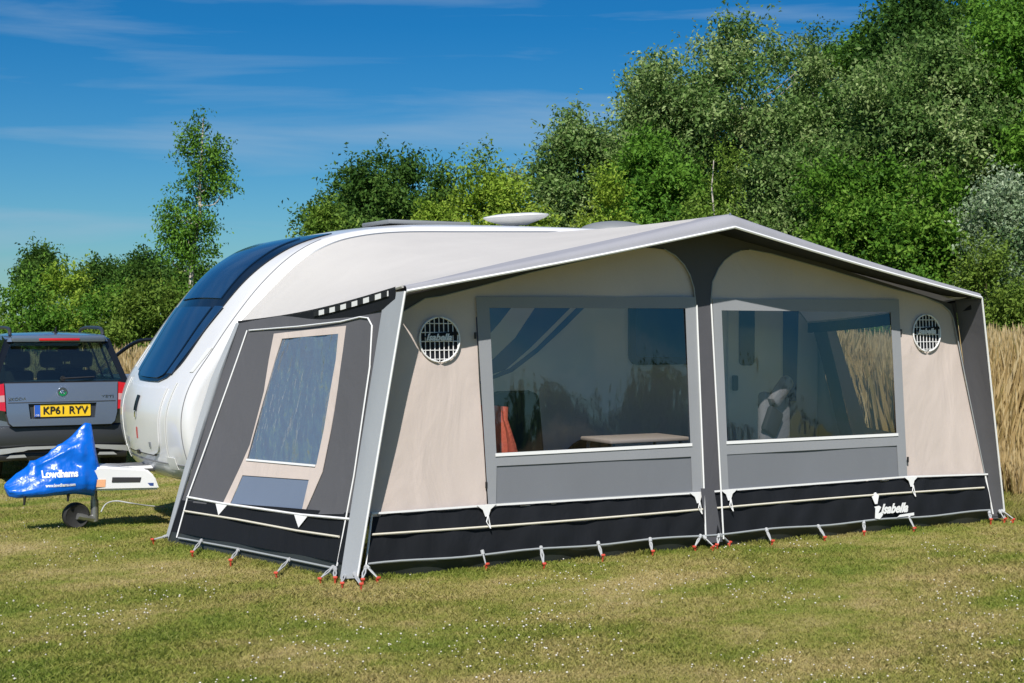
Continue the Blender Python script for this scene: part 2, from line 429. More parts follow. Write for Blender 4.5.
# lawn blades, dense close by and thinner with distance, all over the seen part of the lawn
D = 6.2 + 18 * RNG.beta(1.0, 2.8, 420000); px = RNG.uniform(-40, 1064, len(D)); D = np.append(D, 4.2 + 24 * RNG.beta(1, 2.2, 190000)); px = np.append(px, np.where(RNG.random(190000) < .5, RNG.uniform(-520, -30, 190000), RNG.uniform(1054, 1560, 190000)))
P = CAM[None, :2] + _d[None, :2] * D[:, None] + _r[None, :2] * ((px - 512) / FOC * D)[:, None]
ins = (P[:, 1] > .0) & (P[:, 0] < 5.65) & (((P[:, 1] < 2.2) & (P[:, 0] > -.25 * P[:, 1] + .03)) | ((P[:, 1] >= 2.2) & (P[:, 1] < 4.4) & (P[:, 0] > .6)))
P = P[~ins]; D = D[~ins]
P = np.column_stack([P, ground_z(P[:, 0], P[:, 1])])
patchy = .5 + .5 * np.sin(P[:, 0] * 2.1 + 1.3 * np.sin(P[:, 1] * 1.7)) * np.sin(P[:, 1] * 2.4 + np.sin(P[:, 0] * 1.2))
h = RNG.uniform(.008, .024, len(P)) * (.7 + .7 * patchy) * (1 + .3 * (RNG.random(len(P)) > .97))
V, F = blades(P, h, 0.0009 + .00020 * D, .9, RNG)
M['lawn'] = leaf_mat('lawn_blade', [(.06, .10, .012), (.16, .21, .028), (.28, .28, .06), (.44, .38, .14), (.62, .52, .27)], .65, .45, .72)
tag(link('lawn_grass', np_mesh('lawn_grass', V, F, np.clip(RNG.normal(.48, .22, len(F)), 0, 1)), M['lawn'], smooth=False),
    'short sunburnt mown grass of the camping field', 'grass', kind='stuff')

# clover heads, in drifts
n = 1100; D = 6.4 + 13 * RNG.beta(1, 2.6, n * 4); px = RNG.uniform(-30, 1054, n * 4)
P = CAM[None, :2] + _d[None, :2] * D[:, None] + _r[None, :2] * ((px - 512) / FOC * D)[:, None]
dr = np.sin(P[:, 0] * 1.9 + 2) * np.sin(P[:, 1] * 2.3 + .5 * P[:, 0]) + .5 * np.sin(P[:, 0] * 4.1 - P[:, 1] * 3.3)
keep = (dr + RNG.normal(0, .45, len(dr)) > .25) & ~((P[:, 1] > -.1) & (P[:, 0] > -.8) & (P[:, 0] < 6.1))
P = P[keep][:n]
ico = bmesh.new(); bmesh.ops.create_icosphere(ico, subdivisions=1, radius=1); ico.verts.ensure_lookup_table()
iv = np.array([v.co[:] for v in ico.verts]); fi = np.array([[v.index for v in f.verts] for f in ico.faces]); ico.free()
s = RNG.uniform(.0025, .0068, len(P))
zz = ground_z(P[:, 0], P[:, 1]) + RNG.uniform(.02, .04, len(P))
V = iv[None] * s[:, None, None] * np.array([1, 1, .8]) + np.column_stack([P, zz])[:, None]
F = fi[None] + (np.arange(len(P)) * len(iv))[:, None, None]
M['clover'] = mat('clover_white', (.62, .60, .53), .8, 0, .2, (60, (.6, .52, .45), .7))
tag(link('clover_flowers', np_mesh('clover_flowers', V.reshape(-1, 3), F.reshape(-1, 3)), M['clover']),
    'scattered white clover heads dotted over the lawn', 'clover', kind='stuff')
exec_after = []
# ------------------------------------------------------------------ THE AWNING
AW = empty('awning', (0, 0, 0), label='large beige and grey caravan porch awning with two wide windows and a dark skirt', cat='awning')
LEAN = .052; WL = 5.68
def front(u, v):
    return np.array([u, LEAN * v, v]), np.array([0, -1, LEAN]) / math.hypot(1, LEAN)
def fpx(x, y):
    p = at(x, y, (0, 1, -LEAN), 0); return (p[0], p[2])
def fl(*pts): return [fpx(*p) for p in pts]
def billow(a):
    return lambda u, v: a * math.sin(u * 5.1 + v * 2) * math.sin(v * 3.3 + u * .7)

paneL = fl((488, 308), (684, 308.5), (689, 443), (495, 453)); paneR = fl((720, 310.5), (889, 312), (895, 433), (725.5, 441))
lowL = fl((495.3, 466), (689.6, 456.5), (691, 491), (494.7, 503)); lowR = fl((725.3, 454.5), (895.3, 445.5), (897, 476.5), (727, 488.5))
frL = fl((474.6, 297), (693.5, 297), (700.5, 492.5), (487, 504)); frR = fl((711, 299), (897, 299.5), (905.5, 475.8), (719.5, 490))
vcL = fpx(438.5, 339.5); vcR = fpx(925.3, 333); VR = .148
circ = lambda c, r, n=40: [(c[0] + r * math.cos(k * 2 * math.pi / n), c[1] + r * math.sin(k * 2 * math.pi / n)) for k in range(n)]
wall = [(.04, .40), (.335, 1.80), (2.84, 2.37), (5.345, 1.80), (5.655, .40)]
panel('front_panel', wall, [frL, frR, circ(vcL, VR), circ(vcR, VR)], front, M['beige'], AW, 0, .003, .07, lambda u, v: .011 * math.sin(u * 5.1 + v * 2) * math.sin(v * 3.3 + u * .7) + .004 * math.sin(u * 33 + v * 5) * math.exp(-(v - .4) * 5) + .003 * math.sin(u * 21 - v * 13) * math.exp(-abs(v - 1.5) * 3))

archL = [(.085, .425), (.225, 1.1), (.325, 1.56), (.345, 1.63), (.40, 1.715)] + fl((424, 298.5), (440, 296.3), (484, 285), (528, 273), (572, 263), (616, 253), (645, 247.5), (662.5, 249), (674, 255.6), (683, 265), (688.5, 275), (692.5, 288), (694.2, 302.5), (700.8, 491.5))
archR = fl((709.5, 300), (711, 282), (717.4, 268), (723, 260.5), (731.6, 253.8), (740, 250.5), (747.5, 249.6), (769.6, 253.8), (826.6, 269.6), (890, 288.6), (921.5, 296.5), (940.5, 304.4), (948, 311), (951.5, 318), (954.7, 333), (983, 473.2), (719.8, 489.3))
panel('dark_trim', [(.045, .405), (.338, 1.802), (2.84, 2.372), (5.342, 1.802), (5.65, .405)], [archL, archR], front, M['trim'], AW, .012, .003, .12)
for nm, poly in (('left', archL), ('right', archR)):
    pts = [front(*p)[0] + np.array([0, -.018, 0]) for p in poly]
    if nm == 'left': pts = pts[2:]
    else: pts = [pts[-1]] + pts[:-1]
    cord('arch_piping', pts, .0045, M['greyline'], AW)

# windows: grey band frame with the clear pane, sill cord and mesh panel inside it
for fr, pn, lw_ in ((frL, paneL, lowL), (frR, paneR, lowR)):
    o = panel('window_frame', fr, [pn, lw_], front, M['band'], AW, .016, .004, .15)
    grow = lambda poly, k: [(c[0] + (p[0] - c[0]) * k, c[1] + (p[1] - c[1]) * k) for c in [np.mean(np.array(poly), 0)] for p in poly]
    panel('window_pane', grow(pn, 1.006), [], front, M['pane'], o, .010, .001, .2, billow(.004))
    panel('mesh_panel', grow(lw_, 1.006), [], front, M['mesh'], o, .009, .002, .2, billow(.004))
    a, b2 = np.array(pn[3]), np.array(pn[2])
    strip_on('sill_piping', [a + (-.01, -.012), b2 + (.01, -.012)], .022, front, M['white'], o, .024)
    for q in (0, 1):      # zip pulls at the top and foot of the outer edge
        e = np.array(fr[0] if fr is frL else fr[1]) if q == 0 else np.array(fr[3] if fr is frL else fr[2])
        e = e + ((-.012 if fr is frL else .012), (-.26 if q == 0 else .13))
        bm = bmesh.new(); box(bm, front(*e)[0] + np.array([0, -.02, 0]), (.014, .012, .045), None, .003); from_bm('zip_pull', bm, M['black'], o)

# round vents with a white lattice
for c in (vcL, vcR):
    bm = bmesh.new()
    ring = [front(*p)[0] + np.array([0, -.018, 0]) for p in circ(c, VR, 40)]; tube(bm, ring + ring[:1], .0065, 8, False)
    o = from_bm('vent', bm, M['white'], AW, True)
    panel('vent_net', circ(c, VR * .985), [], front, M['ventnet'], o, .004, .001, .1)
    bm = bmesh.new()
    for k in range(-4, 5):
        x = k * VR * .23; hh = math.sqrt(max(0, VR ** 2 - x * x))
        if hh > .02:
            tube(bm, [front(c[0] + x, c[1] - hh)[0] + np.array([0, -.012, 0]), front(c[0] + x, c[1] + hh)[0] + np.array([0, -.012, 0])], 0.0034, 6)
    for k in (-2, -1, 0, 1, 2):
        y = k * VR * .40 - .012; ww = math.sqrt(max(0, VR ** 2 - y * y))
        tube(bm, [front(c[0] - ww, c[1] + y)[0] + np.array([0, -.013, 0]), front(c[0] + ww, c[1] + y)[0] + np.array([0, -.013, 0])], 0.0032, 6)
    from_bm('vent_lattice', bm, M['white'], o, True)
    panel('vent_band', [(c[0] - VR * .93, c[1] + .012), (c[0] + VR * .97, c[1] + .03), (c[0] + VR * .97, c[1] + .052), (c[0] - VR * .2, c[1] + .045)], [], front, M['skirt'], o, .02, .002)
    p, n_ = front(c[0] - .01, c[1] + .012)
    text('lettering', 'Isabella', .062, p + n_ * .026, (1, 0, 0), (0, LEAN, 1), M['white'], o, .35, .0022, .19)

# skirt with cords, tabs and the mark
def skirtf(u, v):      # the skirt kicks forward a little and sags between the pegs
    return np.array([u, LEAN * v - .035 * (1 - v / .42) - .012 * math.sin(v * 7), v]), np.array([0, -1, LEAN])
zp = .415
sk = panel('skirt', [(.10, .10), (.16, zp), (WL - .035, zp - .012), (WL - .02, .10)], [], skirtf, M['skirt'], AW, .006, .003, .1,
           lambda u, v: .010 * math.sin(u * 9 + v * 7) * math.sin(v * 8) + .007 * math.sin(u * 23 - v * 14))
panel('mud_flap', [(.10, -.01), (.11, .105), (WL - .02, .105), (WL - .01, -.01)], [], lambda u, v: (np.array([u, -.028 + .35 * (.105 - v), v]), np.array([0, -1, 0])), M['mud'], AW, .002, .002, .1,
      lambda u, v: .012 * math.sin(u * 13 + 1) * (.1 - v) * 8)
lineA = [fpx(370, 513.3), fpx(487, 505), fpx(700, 492.3), fpx(720, 490.5), fpx(905, 476.5), fpx(985, 474)]
strip_on('waist_piping', lineA, .013, front, M['white'], AW, .03)
lineB = [(p[0] + (-.02 if i == 0 else 0), .293 - .009 * math.sin(p[0] * 1.1)) for i, p in enumerate([(a, 0) for a in np.linspace(.165, 5.6, 24)])]
pts = [skirtf(*p)[0] + np.array([0, -.024, 0]) for p in lineB]; cord('reflective_piping', pts, .008, M['reflect'], sk)
pts = [skirtf(u, .105 + .006 * math.sin(u * 6))[0] + np.array([0, -.02, 0]) for u in np.linspace(.11, 5.65, 50)]; cord('hem_cord', pts, .008, M['greyline'], sk)
for (x, y) in ((484, 505), (695, 492.5), (726, 490), (908, 477)):
    c = fpx(x, y)
    panel('white_tab', [(c[0] - .075, c[1] + .004), (c[0] - .03, c[1] - .028), (c[0] - .012, c[1] - .075), (c[0] + .012, c[1] - .075), (c[0] + .03, c[1] - .028), (c[0] + .075, c[1] + .004)], [], front, M['white'], AW, .036, .003, .05)
    bm = bmesh.new()
    tube(bm, [front(c[0], c[1] - .06)[0] + np.array([0, -.055, 0]), front(c[0] - .015, c[1] - .105)[0] + np.array([0, -.06, 0]), front(c[0] + .012, c[1] - .15)[0] + np.array([0, -.065, 0]), front(c[0], c[1] - .06)[0] + np.array([0, -.057, 0])], .004, 5)
    from_bm('elastic_loop', bm, M['white'], AW, True)
# the maker's mark on the skirt
c = fpx(888, 509); c0 = skirtf(*c)[0] + np.array([0, -.034, 0])
text('lettering', 'Isabella', .10, c0 + np.array([.0, 0, .01]), (1, 0, -.01), (0, .05, 1), M['white'], sk, .45, .004, .29)
mk = lambda pts: panel('mark', [(c[0] + a, c[1] + b_) for a, b_ in pts], [], skirtf, M['white'], sk, .032, .002, .1)
mk([(.03, -.062), (.21, -.057), (.21, -.035), (.06, -.043)])
mk([(-.19, .02), (-.20, -.055), (-.15, -.065), (-.115, -.03), (-.13, -.01), (-.165, -.02), (-.13, .028), (-.15, .04), (-.20, .035)])
mk([(-.19, .055), (-.205, .09), (-.215, .115), (-.195, .12), (-.19, .14), (-.168, .145), (-.155, .125), (-.14, .12), (-.152, .092), (-.165, .055)])

# centre strip cords (white lines either side of the middle pole sleeve) running down to the pegs
for (a, b2) in (((695, 305), (701.5, 540)), ((709.5, 304), (719, 538))):
    p0, p1 = front(*fpx(*a))[0], front(*fpx(*b2))[0]
    cord('centre_piping', [p0 + np.array([0, -.022, 0]), p1 + np.array([0, -.055, 0])], .0065, M['white'], AW)
panel('centre_strip', fl((696.5, 488), (709.5, 488), (718, 541), (702.5, 543)), [], front, M['trim'], AW, .052, .003)

# roof: stretched from the rail on the caravan to the front arch
RAIL = [(.02, 2.25, 1.656), (.264, 2.25, 1.906), (.512, 2.25, 2.130), (.765, 2.25, 2.270), (1.023, 2.25, 2.342), (1.377, 2.25, 2.384), (2.0, 2.25, 2.405), (2.84, 2.25, 2.43)]
rl = smoothpts(RAIL, 6); rl = rl + [np.array([WL - p[0], p[1], p[2]]) for p in rl[-2::-1]]
rl = np.array(rl); sl = np.concatenate([[0], np.cumsum(np.linalg.norm(np.diff(rl, axis=0), axis=1))]); sl /= sl[-1]
EV, APX = np.array([.31, -.205, 1.855]), np.array([2.84, -.285, 2.335])
APT = np.array([2.84, -.225, 2.425])
def edge_low(s):   # piping line of the front edge
    k = 1 - abs(2 * s - 1); e = EV if s < .5 else np.array([WL - EV[0], EV[1], EV[2]])
    p = e + (APX - e) * k; p[2] -= .012 * math.sin(math.pi * k); return p
def edge_top(s):
    k = 1 - abs(2 * s - 1); e = (EV if s < .5 else np.array([WL - EV[0], EV[1], EV[2]])) + np.array([0, .05, .028])
    p = e + (APT - e) * k; p[2] -= .018 * math.sin(math.pi * k); return p
def rail_at(s): return np.array([np.interp(s, sl, rl[:, i]) for i in range(3)])
def roof_pt(s, t):
    a, b_ = edge_top(s), rail_at(s)
    p = a + (b_ - a) * t; sg = math.sin(math.pi * t) * (.035 + .02 * math.sin(math.pi * 2 * s) ** 2); p[2] -= sg * (1 - .6 * (abs(2 * s - 1) < .04)); return p
def sheet(name, f, S, T, m, parent, thick=.004, off=1):
    V = np.array([[f(s, t) for s in S] for t in T]); ny_, nx_ = V.shape[:2]
    ix = np.arange(nx_ * ny_).reshape(ny_, nx_)
    F = np.stack([ix[:-1, :-1], ix[:-1, 1:], ix[1:, 1:], ix[1:, :-1]], -1).reshape(-1, 4)
    o = link(name, np_mesh(name, V.reshape(-1, 3), F), m, parent)
    if thick:
        sm = o.modifiers.new('thickness', 'SOLIDIFY'); sm.thickness = thick; sm.offset = off
        sm = o.modifiers.new('crisp_rim', 'EDGE_SPLIT'); sm.split_angle = R(50)
    return o
S = np.linspace(0, 1, 81)
def tb(s): return .035 + .085 * (1 - abs(2 * s - 1)) ** .8
sheet('roof', lambda s, t: roof_pt(s, tb(s) + (1 - tb(s)) * t), S, np.linspace(0, 1, 16), M['roof'], AW)
bord = sheet('roof_border', lambda s, t: (edge_low(s) + (edge_top(s) - edge_low(s)) * min(1, t / .4) + np.array([0, -.012 * math.sin(math.pi * min(1, t / .4)), .012 * math.sin(math.pi * min(1, t / .4))])) if t < .4 else roof_pt(s, (t - .4) / .6 * (tb(s) - .002)), S, np.linspace(0, 1, 11), M['roofgrey'], AW)
cord('edge_piping', [edge_low(s) + np.array([0, -.005, -.003]) for s in S], .010, M['white'], bord)
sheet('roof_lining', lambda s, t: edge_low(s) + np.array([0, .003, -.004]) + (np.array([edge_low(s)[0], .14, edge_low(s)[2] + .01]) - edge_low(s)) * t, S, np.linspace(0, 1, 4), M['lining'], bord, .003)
for mir in (0, 1):
    cord('roof_side_edge', [(lambda q: (WL - q[0], q[1], q[2]) if mir else tuple(q))(roof_pt(0, t) + np.array([-.004, 0, 0])) for t in np.linspace(0, 1, 20)], .012, M['roof'], AW)
# the little stitched peak at the apex
bm = bmesh.new(); tube(bm, [APT + np.array([0, -.01, -.02]), APT + np.array([0, -.01, .012])], [.012, .006], 8); from_bm('peak_spigot', bm, M['pole'], AW, True)

# side walls as ruled patches (the far one mirrored)
A0, A1 = np.array([.01, .05, 0]), np.array([.297, .09, 1.815])
D0, D1 = np.array([-.555, 2.215, 0]), np.array([.0, 2.21, 1.645])
def sideL(u, v):
    p = (A0 * (1 - u) + D0 * u) * (1 - v) + (A1 * (1 - u) + D1 * u) * v
    du = (D0 - A0) * (1 - v) + (D1 - A1) * v; dv = (A1 * (1 - u) + D1 * u) - (A0 * (1 - u) + D0 * u)
    n = np.cross(du, dv); n /= np.linalg.norm(n)
    if n[0] > 0: n = -n
    return p, n
def sideR(u, v):
    p, n = sideL(u, v); return np.array([WL - p[0], p[1], p[2]]), np.array([-n[0], n[1], n[2]])
def spx(x, y):
    d = ray(x, y); q = np.array([9.0, .5, .5])
    for _ in range(40):
        t, u, v = q
        def g(q): return CAM + d * q[0] - sideL(q[1], q[2])[0]
        r0 = g(q); J = np.stack([(g(q + e) - r0) / 1e-5 for e in np.eye(3) * 1e-5], 1)
        q = q - np.linalg.solve(J, r0)
    return (q[1], q[2])
def sl_(*pts): return [spx(*p) for p in pts]
UNIT = .06
def side_wall(surf, far_side=False):
    pane = sl_((283, 339), (339.5, 334), (337, 360), (332, 388), (325, 430), (317.5, 465), (248, 459), (256, 430), (268, 388), (277, 357))
    low = sl_((243.5, 475.5), (310, 480), (302, 515), (231, 504))
    frm = sl_((275, 334), (347, 326), (344, 352), (339, 388), (332, 430), (323.5, 472), (305, 514.5), (224, 503.5), (240, 470), (251, 445), (265, 392), (270, 360))
    if far_side:
        frm = [(.25, 1.03), (.90, 1.03), (.895, .34), (.25, .26)]; pane = [(.33, .965), (.835, .975), (.765, .395), (.33, .36)]; low = [(.30, .345), (.80, .36), (.80, .352), (.30, .332)]
    o = panel('side_panel', [(0, .23), (0, 1), (1, 1), (1, .18), (.5, .205)], [[(u, min(v, .992)) for u, v in frm]], surf, M['side'], AW, 0, .003, UNIT, lambda u, v: .008 * math.sin(u * 9 + v * 4) * math.sin(v * 6))
    panel('panel_frame', frm, [pane, low], surf, M['thin'] if far_side else M['beige'], o, .006, .004, UNIT)
    panel('panel_window', pane, [], surf, M['clearpane'] if far_side else M['sidepane'], o, .004, .001, UNIT, lambda u, v: .006 * math.sin(u * 30) * math.sin(v * 9))
    panel('lower_pane', low, [], surf, M['bluegrey'], o, .004, .001, UNIT)
    if not far_side: strip_on('sill_cord', sl_((248, 460), (317, 466)), .008, surf, M['white'], o, .014)
    s2 = panel('side_skirt', [(0, .055), (0, .232), (.5, .212), (1, .185), (1, .045)], [], surf, M['skirt'], AW, .010, .003, UNIT, lambda u, v: .008 * math.sin(u * 17 + v * 11))
    panel('side_mud_flap', [(0, 0), (0, .058), (1, .048), (1, -.005)], [], surf, M['mud'], s2, .002, .002, UNIT)
    def c3(pts, off): return [surf(*p)[0] + surf(*p)[1] * off for p in pts]
    cord('waist_piping', c3([spx(189.5, 497.6), spx(224, 503.8), spx(304, 515), spx(356, 519.6)], .018), .009, M['white'], s2)
    cord('reflective_piping', c3([spx(187, 511.7), spx(240, 520), spx(300, 531), spx(342, 537)], .024), .008, M['reflect'], s2)
    cord('hem_cord', c3([spx(181, 538.5), spx(240, 549), spx(293, 559.5), spx(334.5, 568)], .022), .008, M['greyline'], s2)
    if not far_side: cord('zip', c3([spx(*p) for p in ((249, 331), (240, 357), (229, 388), (189.5, 497.6), (178.5, 538))], .016), .006, M['white'], o)
    if not far_side: cord('zip', c3([spx(*p) for p in ((251, 331), (300, 327), (343, 322), (362, 317.5), (370, 318.5), (374, 326), (372, 366), (356, 476), (339, 566))], .016), .006, M['white'], o)
    for (x, y) in ((224, 505), (303.5, 516)):
        u, v = spx(x, y)
        panel('white_tab', [(u - .035, v), (u, v - .045), (u + .035, v)], [], surf, M['white'], s2, .022, .002, UNIT)
    return o
def xs(f):    # spx traces the near wall; the far wall is its mirror image
    return f
side_wall(sideL); side_wall(sideR, True)
# pale flap sealing the wall to the caravan, both sides
for mir in (0, 1):
    def flap(s, t, mir=mir):
        a = sideL(1.0, t)[0]; b_ = atY(*np.array([(236, 323), (211, 378), (198, 420), (181, 480), (166, 536)])[min(4, int((1 - t) * 4))], 2.2)
        pr = np.array([(166, 536), (181, 480), (198, 420), (211, 378), (236, 323)], float)
        q = np.array([np.interp(t, [0, .25, .5, .75, 1], pr[:, i]) for i in range(2)])
        b_ = atY(q[0], q[1], 2.24) ; b_[2] = max(b_[2], 0.0)
        if mir: b_ = np.array([WL - 5.80 - .04 * t, 2.30, max(.01, 1.645 * t)])
        p = a * (1 - s) + b_ * s + np.array([-.0, -.03 * math.sin(math.pi * s), 0])
        return np.array([WL - p[0], p[1], p[2]]) if mir else p
    sheet('draught_flap', flap, np.linspace(0, 1, 5), np.linspace(0, 1, 20), M['wing'], AW)
# checked valance along the roof's side edge
ck = bpy.data.materials.new('checked_valance'); ck.use_nodes = True
N = ck.node_tree.nodes; L = ck.node_tree.links
chk = N.new('ShaderNodeTexChecker'); chk.inputs['Scale'].default_value = 13; chk.inputs['Color1'].default_value = (.75, .75, .75, 1); chk.inputs['Color2'].default_value = (.012, .012, .014, 1)
tcx = N.new('ShaderNodeTexCoord'); sx = N.new('ShaderNodeSeparateXYZ'); cx = N.new('ShaderNodeCombineXYZ')
L.new(tcx.outputs['Object'], sx.inputs[0]); L.new(sx.outputs['Y'], cx.inputs[0]); L.new(cx.outputs[0], chk.inputs['Vector'])
L.new(chk.outputs[0], N['Principled BSDF'].inputs['Base Color']); N['Principled BSDF'].inputs['Roughness'].default_value = .6
for mir in (0, 1):
    def val(s, t, mir=mir):
        a, b_ = edge_top(0), rail_at(0)
        p = a + (b_ - a) * s + np.array([-.022, 0, -.006 - .034 * t - .040 * math.sin(math.pi * s)])
        return np.array([WL - p[0], p[1], p[2]]) if mir else p
    if not mir: sheet('valance', val, np.linspace(.06, .48, 30), np.linspace(0, 1, 3), ck, AW)
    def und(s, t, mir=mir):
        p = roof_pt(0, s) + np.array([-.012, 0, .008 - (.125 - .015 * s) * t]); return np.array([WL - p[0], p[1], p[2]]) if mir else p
    sheet('painted_shade_strip', und, np.linspace(.03, 1, 20), np.linspace(0, 1, 4), M['skirt'], AW)  # dark strip painted as shade under the roof edge, also stops stray sun
# wings: the gable cloth carried forward of the front wall, pale outside and dark inside
def wing(name, a0, a1, b0, b1, side):
    a0, a1, b0, b1 = map(np.array, (a0, a1, b0, b1))
    f = lambda s, t: (a0 * (1 - t) + a1 * t) * (1 - s) + (b0 * (1 - t) + b1 * t) * s + np.array([.012 * side * math.sin(math.pi * s) * math.sin(math.pi * t), 0, 0])
    o = sheet(name, f, np.linspace(0, 1, 6), np.linspace(0, 1, 24), M['wing'] if side < 0 else M['side'], AW, .004, 0)
    sheet('wing_lining', lambda s, t: f(s, t) + np.array([-side * .008, 0, 0]), np.linspace(.02, .98, 5), np.linspace(.01, .99, 20), M['side'] if side > 0 else M['lining'], o, .002, 0)
    cord('wing_piping', [f(1, t) + np.array([0, -.006, 0]) for t in np.linspace(0, 1, 12)], .008, M['white'], o)
wing('corner_wing', atZ(340, 579, .02), A1 + np.array([-.008, 0, .025]), atZ(357, 578, .03), EV + np.array([-.01, .005, -.005]), -1)
wing('corner_wing', (5.70, .05, .02), (WL - A1[0] + .008, .09, 1.84), (5.815, -.05, .03), (WL - EV[0] + .01, EV[1] + .005, EV[2] - .005), 1)
# corner poles and centre pole inside the cloth
for x0, x1 in ((.12, .37), (WL - .12, WL - .37)):
    cord('corner_pole', [(x0, .14, 0), (x1, .18, 1.80)], .014, M['pole'], AW, 10)
cord('centre_pole', [(2.86, .10, 0), (2.86, .17, 2.36)], .016, M['pole'], AW, 10)
for s0 in (0, 1):
    cord('roof_pole', [(.37 if s0 == 0 else WL - .37, .18, 1.80), (2.86, .17, 2.34)], .013, M['pole'], AW, 10)
# corner cords from the front skirt down to the peg clusters
cord('corner_piping', [at(372, 513, (0, 1, -LEAN), -.02), at(366, 566, (0, 1, -LEAN), -.05)], .007, M['white'], AW)
cord('corner_piping', [at(985, 474, (0, 1, -LEAN), -.02), at(993, 514, (0, 1, -LEAN), -.05)], .007, M['white'], AW)

# straps (awning parts) and the red pegs they are hooked to
PEGS = [  # peg pixel, strap top pixel, plane of the strap top, label
 ((154, 542), (170, 537), 's', 'red tent peg at the back foot of the left side wall, nearest the caravan nose'),
 ((193, 554.5), (205, 541), 's', 'red tent peg holding the left side skirt, first one forward of the caravan nose'),
 ((230, 564), (242, 550), 's', 'red tent peg at the middle of the left side skirt'),
 ((277, 575.5), (293, 559.5), 's', 'red tent peg holding the left side skirt, last one before the front left corner'),
 ((321, 581), (337, 567), 's', 'red tent peg of the front left corner cluster, leftmost one'),
 ((334.5, 582), (339, 568), 's', 'red tent peg of the front left corner cluster, second from the left'),
 ((341.5, 586), (349, 573), 's', 'red tent peg of the front left corner cluster, below the pale wing'),
 ((361, 588.5), (354, 573), 'f', 'red tent peg of the front left corner cluster, closest to the camera'),
 ((362, 583), (366, 566), 'f', 'red tent peg of the front left corner cluster, just behind the closest one'),
 ((377, 580.5), (366.5, 566), 'f', 'red tent peg of the front left corner cluster, rightmost one'),
 ((486, 568.5), (482, 550), 'f', 'red tent peg of the front skirt, first one right of the left corner cluster'),
 ((543.5, 566.5), (541, 547), 'f', 'red tent peg below the left half of the left front window'),
 ((602, 559.5), (598, 542), 'f', 'red tent peg below the right half of the left front window'),
 ((652, 554), (650, 538), 'f', 'red tent peg just left of the centre pole cluster'),
 ((695, 549), (701, 535), 'f', 'red tent peg of the centre pole cluster, leftmost one'),
 ((713, 548.5), (703, 536), 'f', 'red tent peg of the centre pole cluster, in the middle'),
 ((718, 547), (718.5, 534), 'f', 'red tent peg of the centre pole cluster, right of its middle'),
 ((729, 545), (719, 534), 'f', 'red tent peg of the centre pole cluster, rightmost one'),
 ((771, 543.5), (766, 528.5), 'f', 'red tent peg below the left part of the right front window'),
 ((825, 539.5), (818, 525.5), 'f', 'red tent peg below the middle of the right front window'),
 ((864.5, 534), (863.5, 521), 'f', 'red tent peg just left of the white mark on the skirt'),
 ((914, 530), (908, 515), 'f', 'red tent peg below the right end of the white mark on the skirt'),
 ((991, 522.5), (989, 511), 'f', 'red tent peg at the foot of the front right corner, nearest the skirt'),
 ((1004, 521), (999, 510), 'f', 'red tent peg under the right wing of the awning'),
 ((1013, 521), (1001, 510), 'f', 'red tent peg furthest right, beyond the right wing'),
]
for pg, tp, pl, lab in PEGS:
    g = atZ(pg[0], pg[1], .015)
    if pl == 'f': t = at(tp[0], tp[1], (0, 1, -LEAN), -.05)
    else:
        u, v = spx(*tp); q, n_ = sideL(u, v); t = q + n_ * .03
    bm = bmesh.new(); t = Vector(t); gg = Vector(g) + Vector((0, 0, .02)); dr = (gg - t)
    sd = dr.cross(Vector((.3, .2, 1))).normalized() * .009
    mid = t + dr * .5
    for k in (-1, 1):
        tube(bm, [t, mid + sd * k, gg], .0055, 5)
    disc(bm, t - Vector((0, 0, .0)), dr, .013, .03, 8)
    from_bm('peg_strap', bm, M['strap'], AW, True)
    bm = bmesh.new()
    dd = Vector((dr.x, dr.y, 0)).normalized() if Vector((dr.x, dr.y, 0)).length > 1e-4 else Vector((0, -1, 0))
    top = Vector(g) + Vector((random.uniform(-.008, .008), random.uniform(-.006, .006), random.uniform(.016, .034))) + dd * .012
    tube(bm, [Vector(g) - dd * .05 + Vector((0, 0, -.14)), top], [.005, .007], 6)
    box(bm, top, (.028, .018, .015), Matrix.Rotation(math.atan2(dd.y, dd.x) + 1.57, 3, 'Z'), .005)
    tube(bm, [top, top - dd * .025 + Vector((0, 0, -.018))], [.007, .005], 6)
    tag(from_bm('tent_peg', bm, M['peg'], None, True), lab, 'tent peg', 'red pegs round the foot of the awning')

# ------------------------------------------------------------------ things inside the awning
def to_xyz(px_, py_, Y): return atY(px_, py_, Y)
# high-backed chair at the left, a red towel over it
cx_, cy_ = to_xyz(516, 420, .80)[0], .80
ch = empty('camping_chair', (cx_, cy_, 0), label='dark high-backed camping chair inside the left front window under a red towel', cat='chair')
bm = bmesh.new(); box(bm, (0, -.02, .74), (.42, .16, .82), Matrix.Rotation(R(-10), 3, 'X'), .075); from_bm('backrest', bm, M['bag'], ch, True)
bm = bmesh.new(); box(bm, (0, -.25, .42), (.48, .46, .06), None, .025); from_bm('seat', bm, M['bag'], ch, True)
for sx_ in (-.25, .25):
    bm = bmesh.new(); tube(bm, [(sx_, .06, 0), (sx_, -.42, .52)], .012); from_bm('leg', bm, M['pole'], ch, True)
    bm = bmesh.new(); tube(bm, [(sx_, -.44, 0), (sx_, .02, .56)], .012); from_bm('leg', bm, M['pole'], ch, True)
    bm = bmesh.new(); box(bm, (sx_, -.22, .63), (.05, .42, .03), None, .012); from_bm('armrest', bm, M['black'], ch, True)
tw = to_xyz(505, 420, .30)
bm = bmesh.new(); gr = []
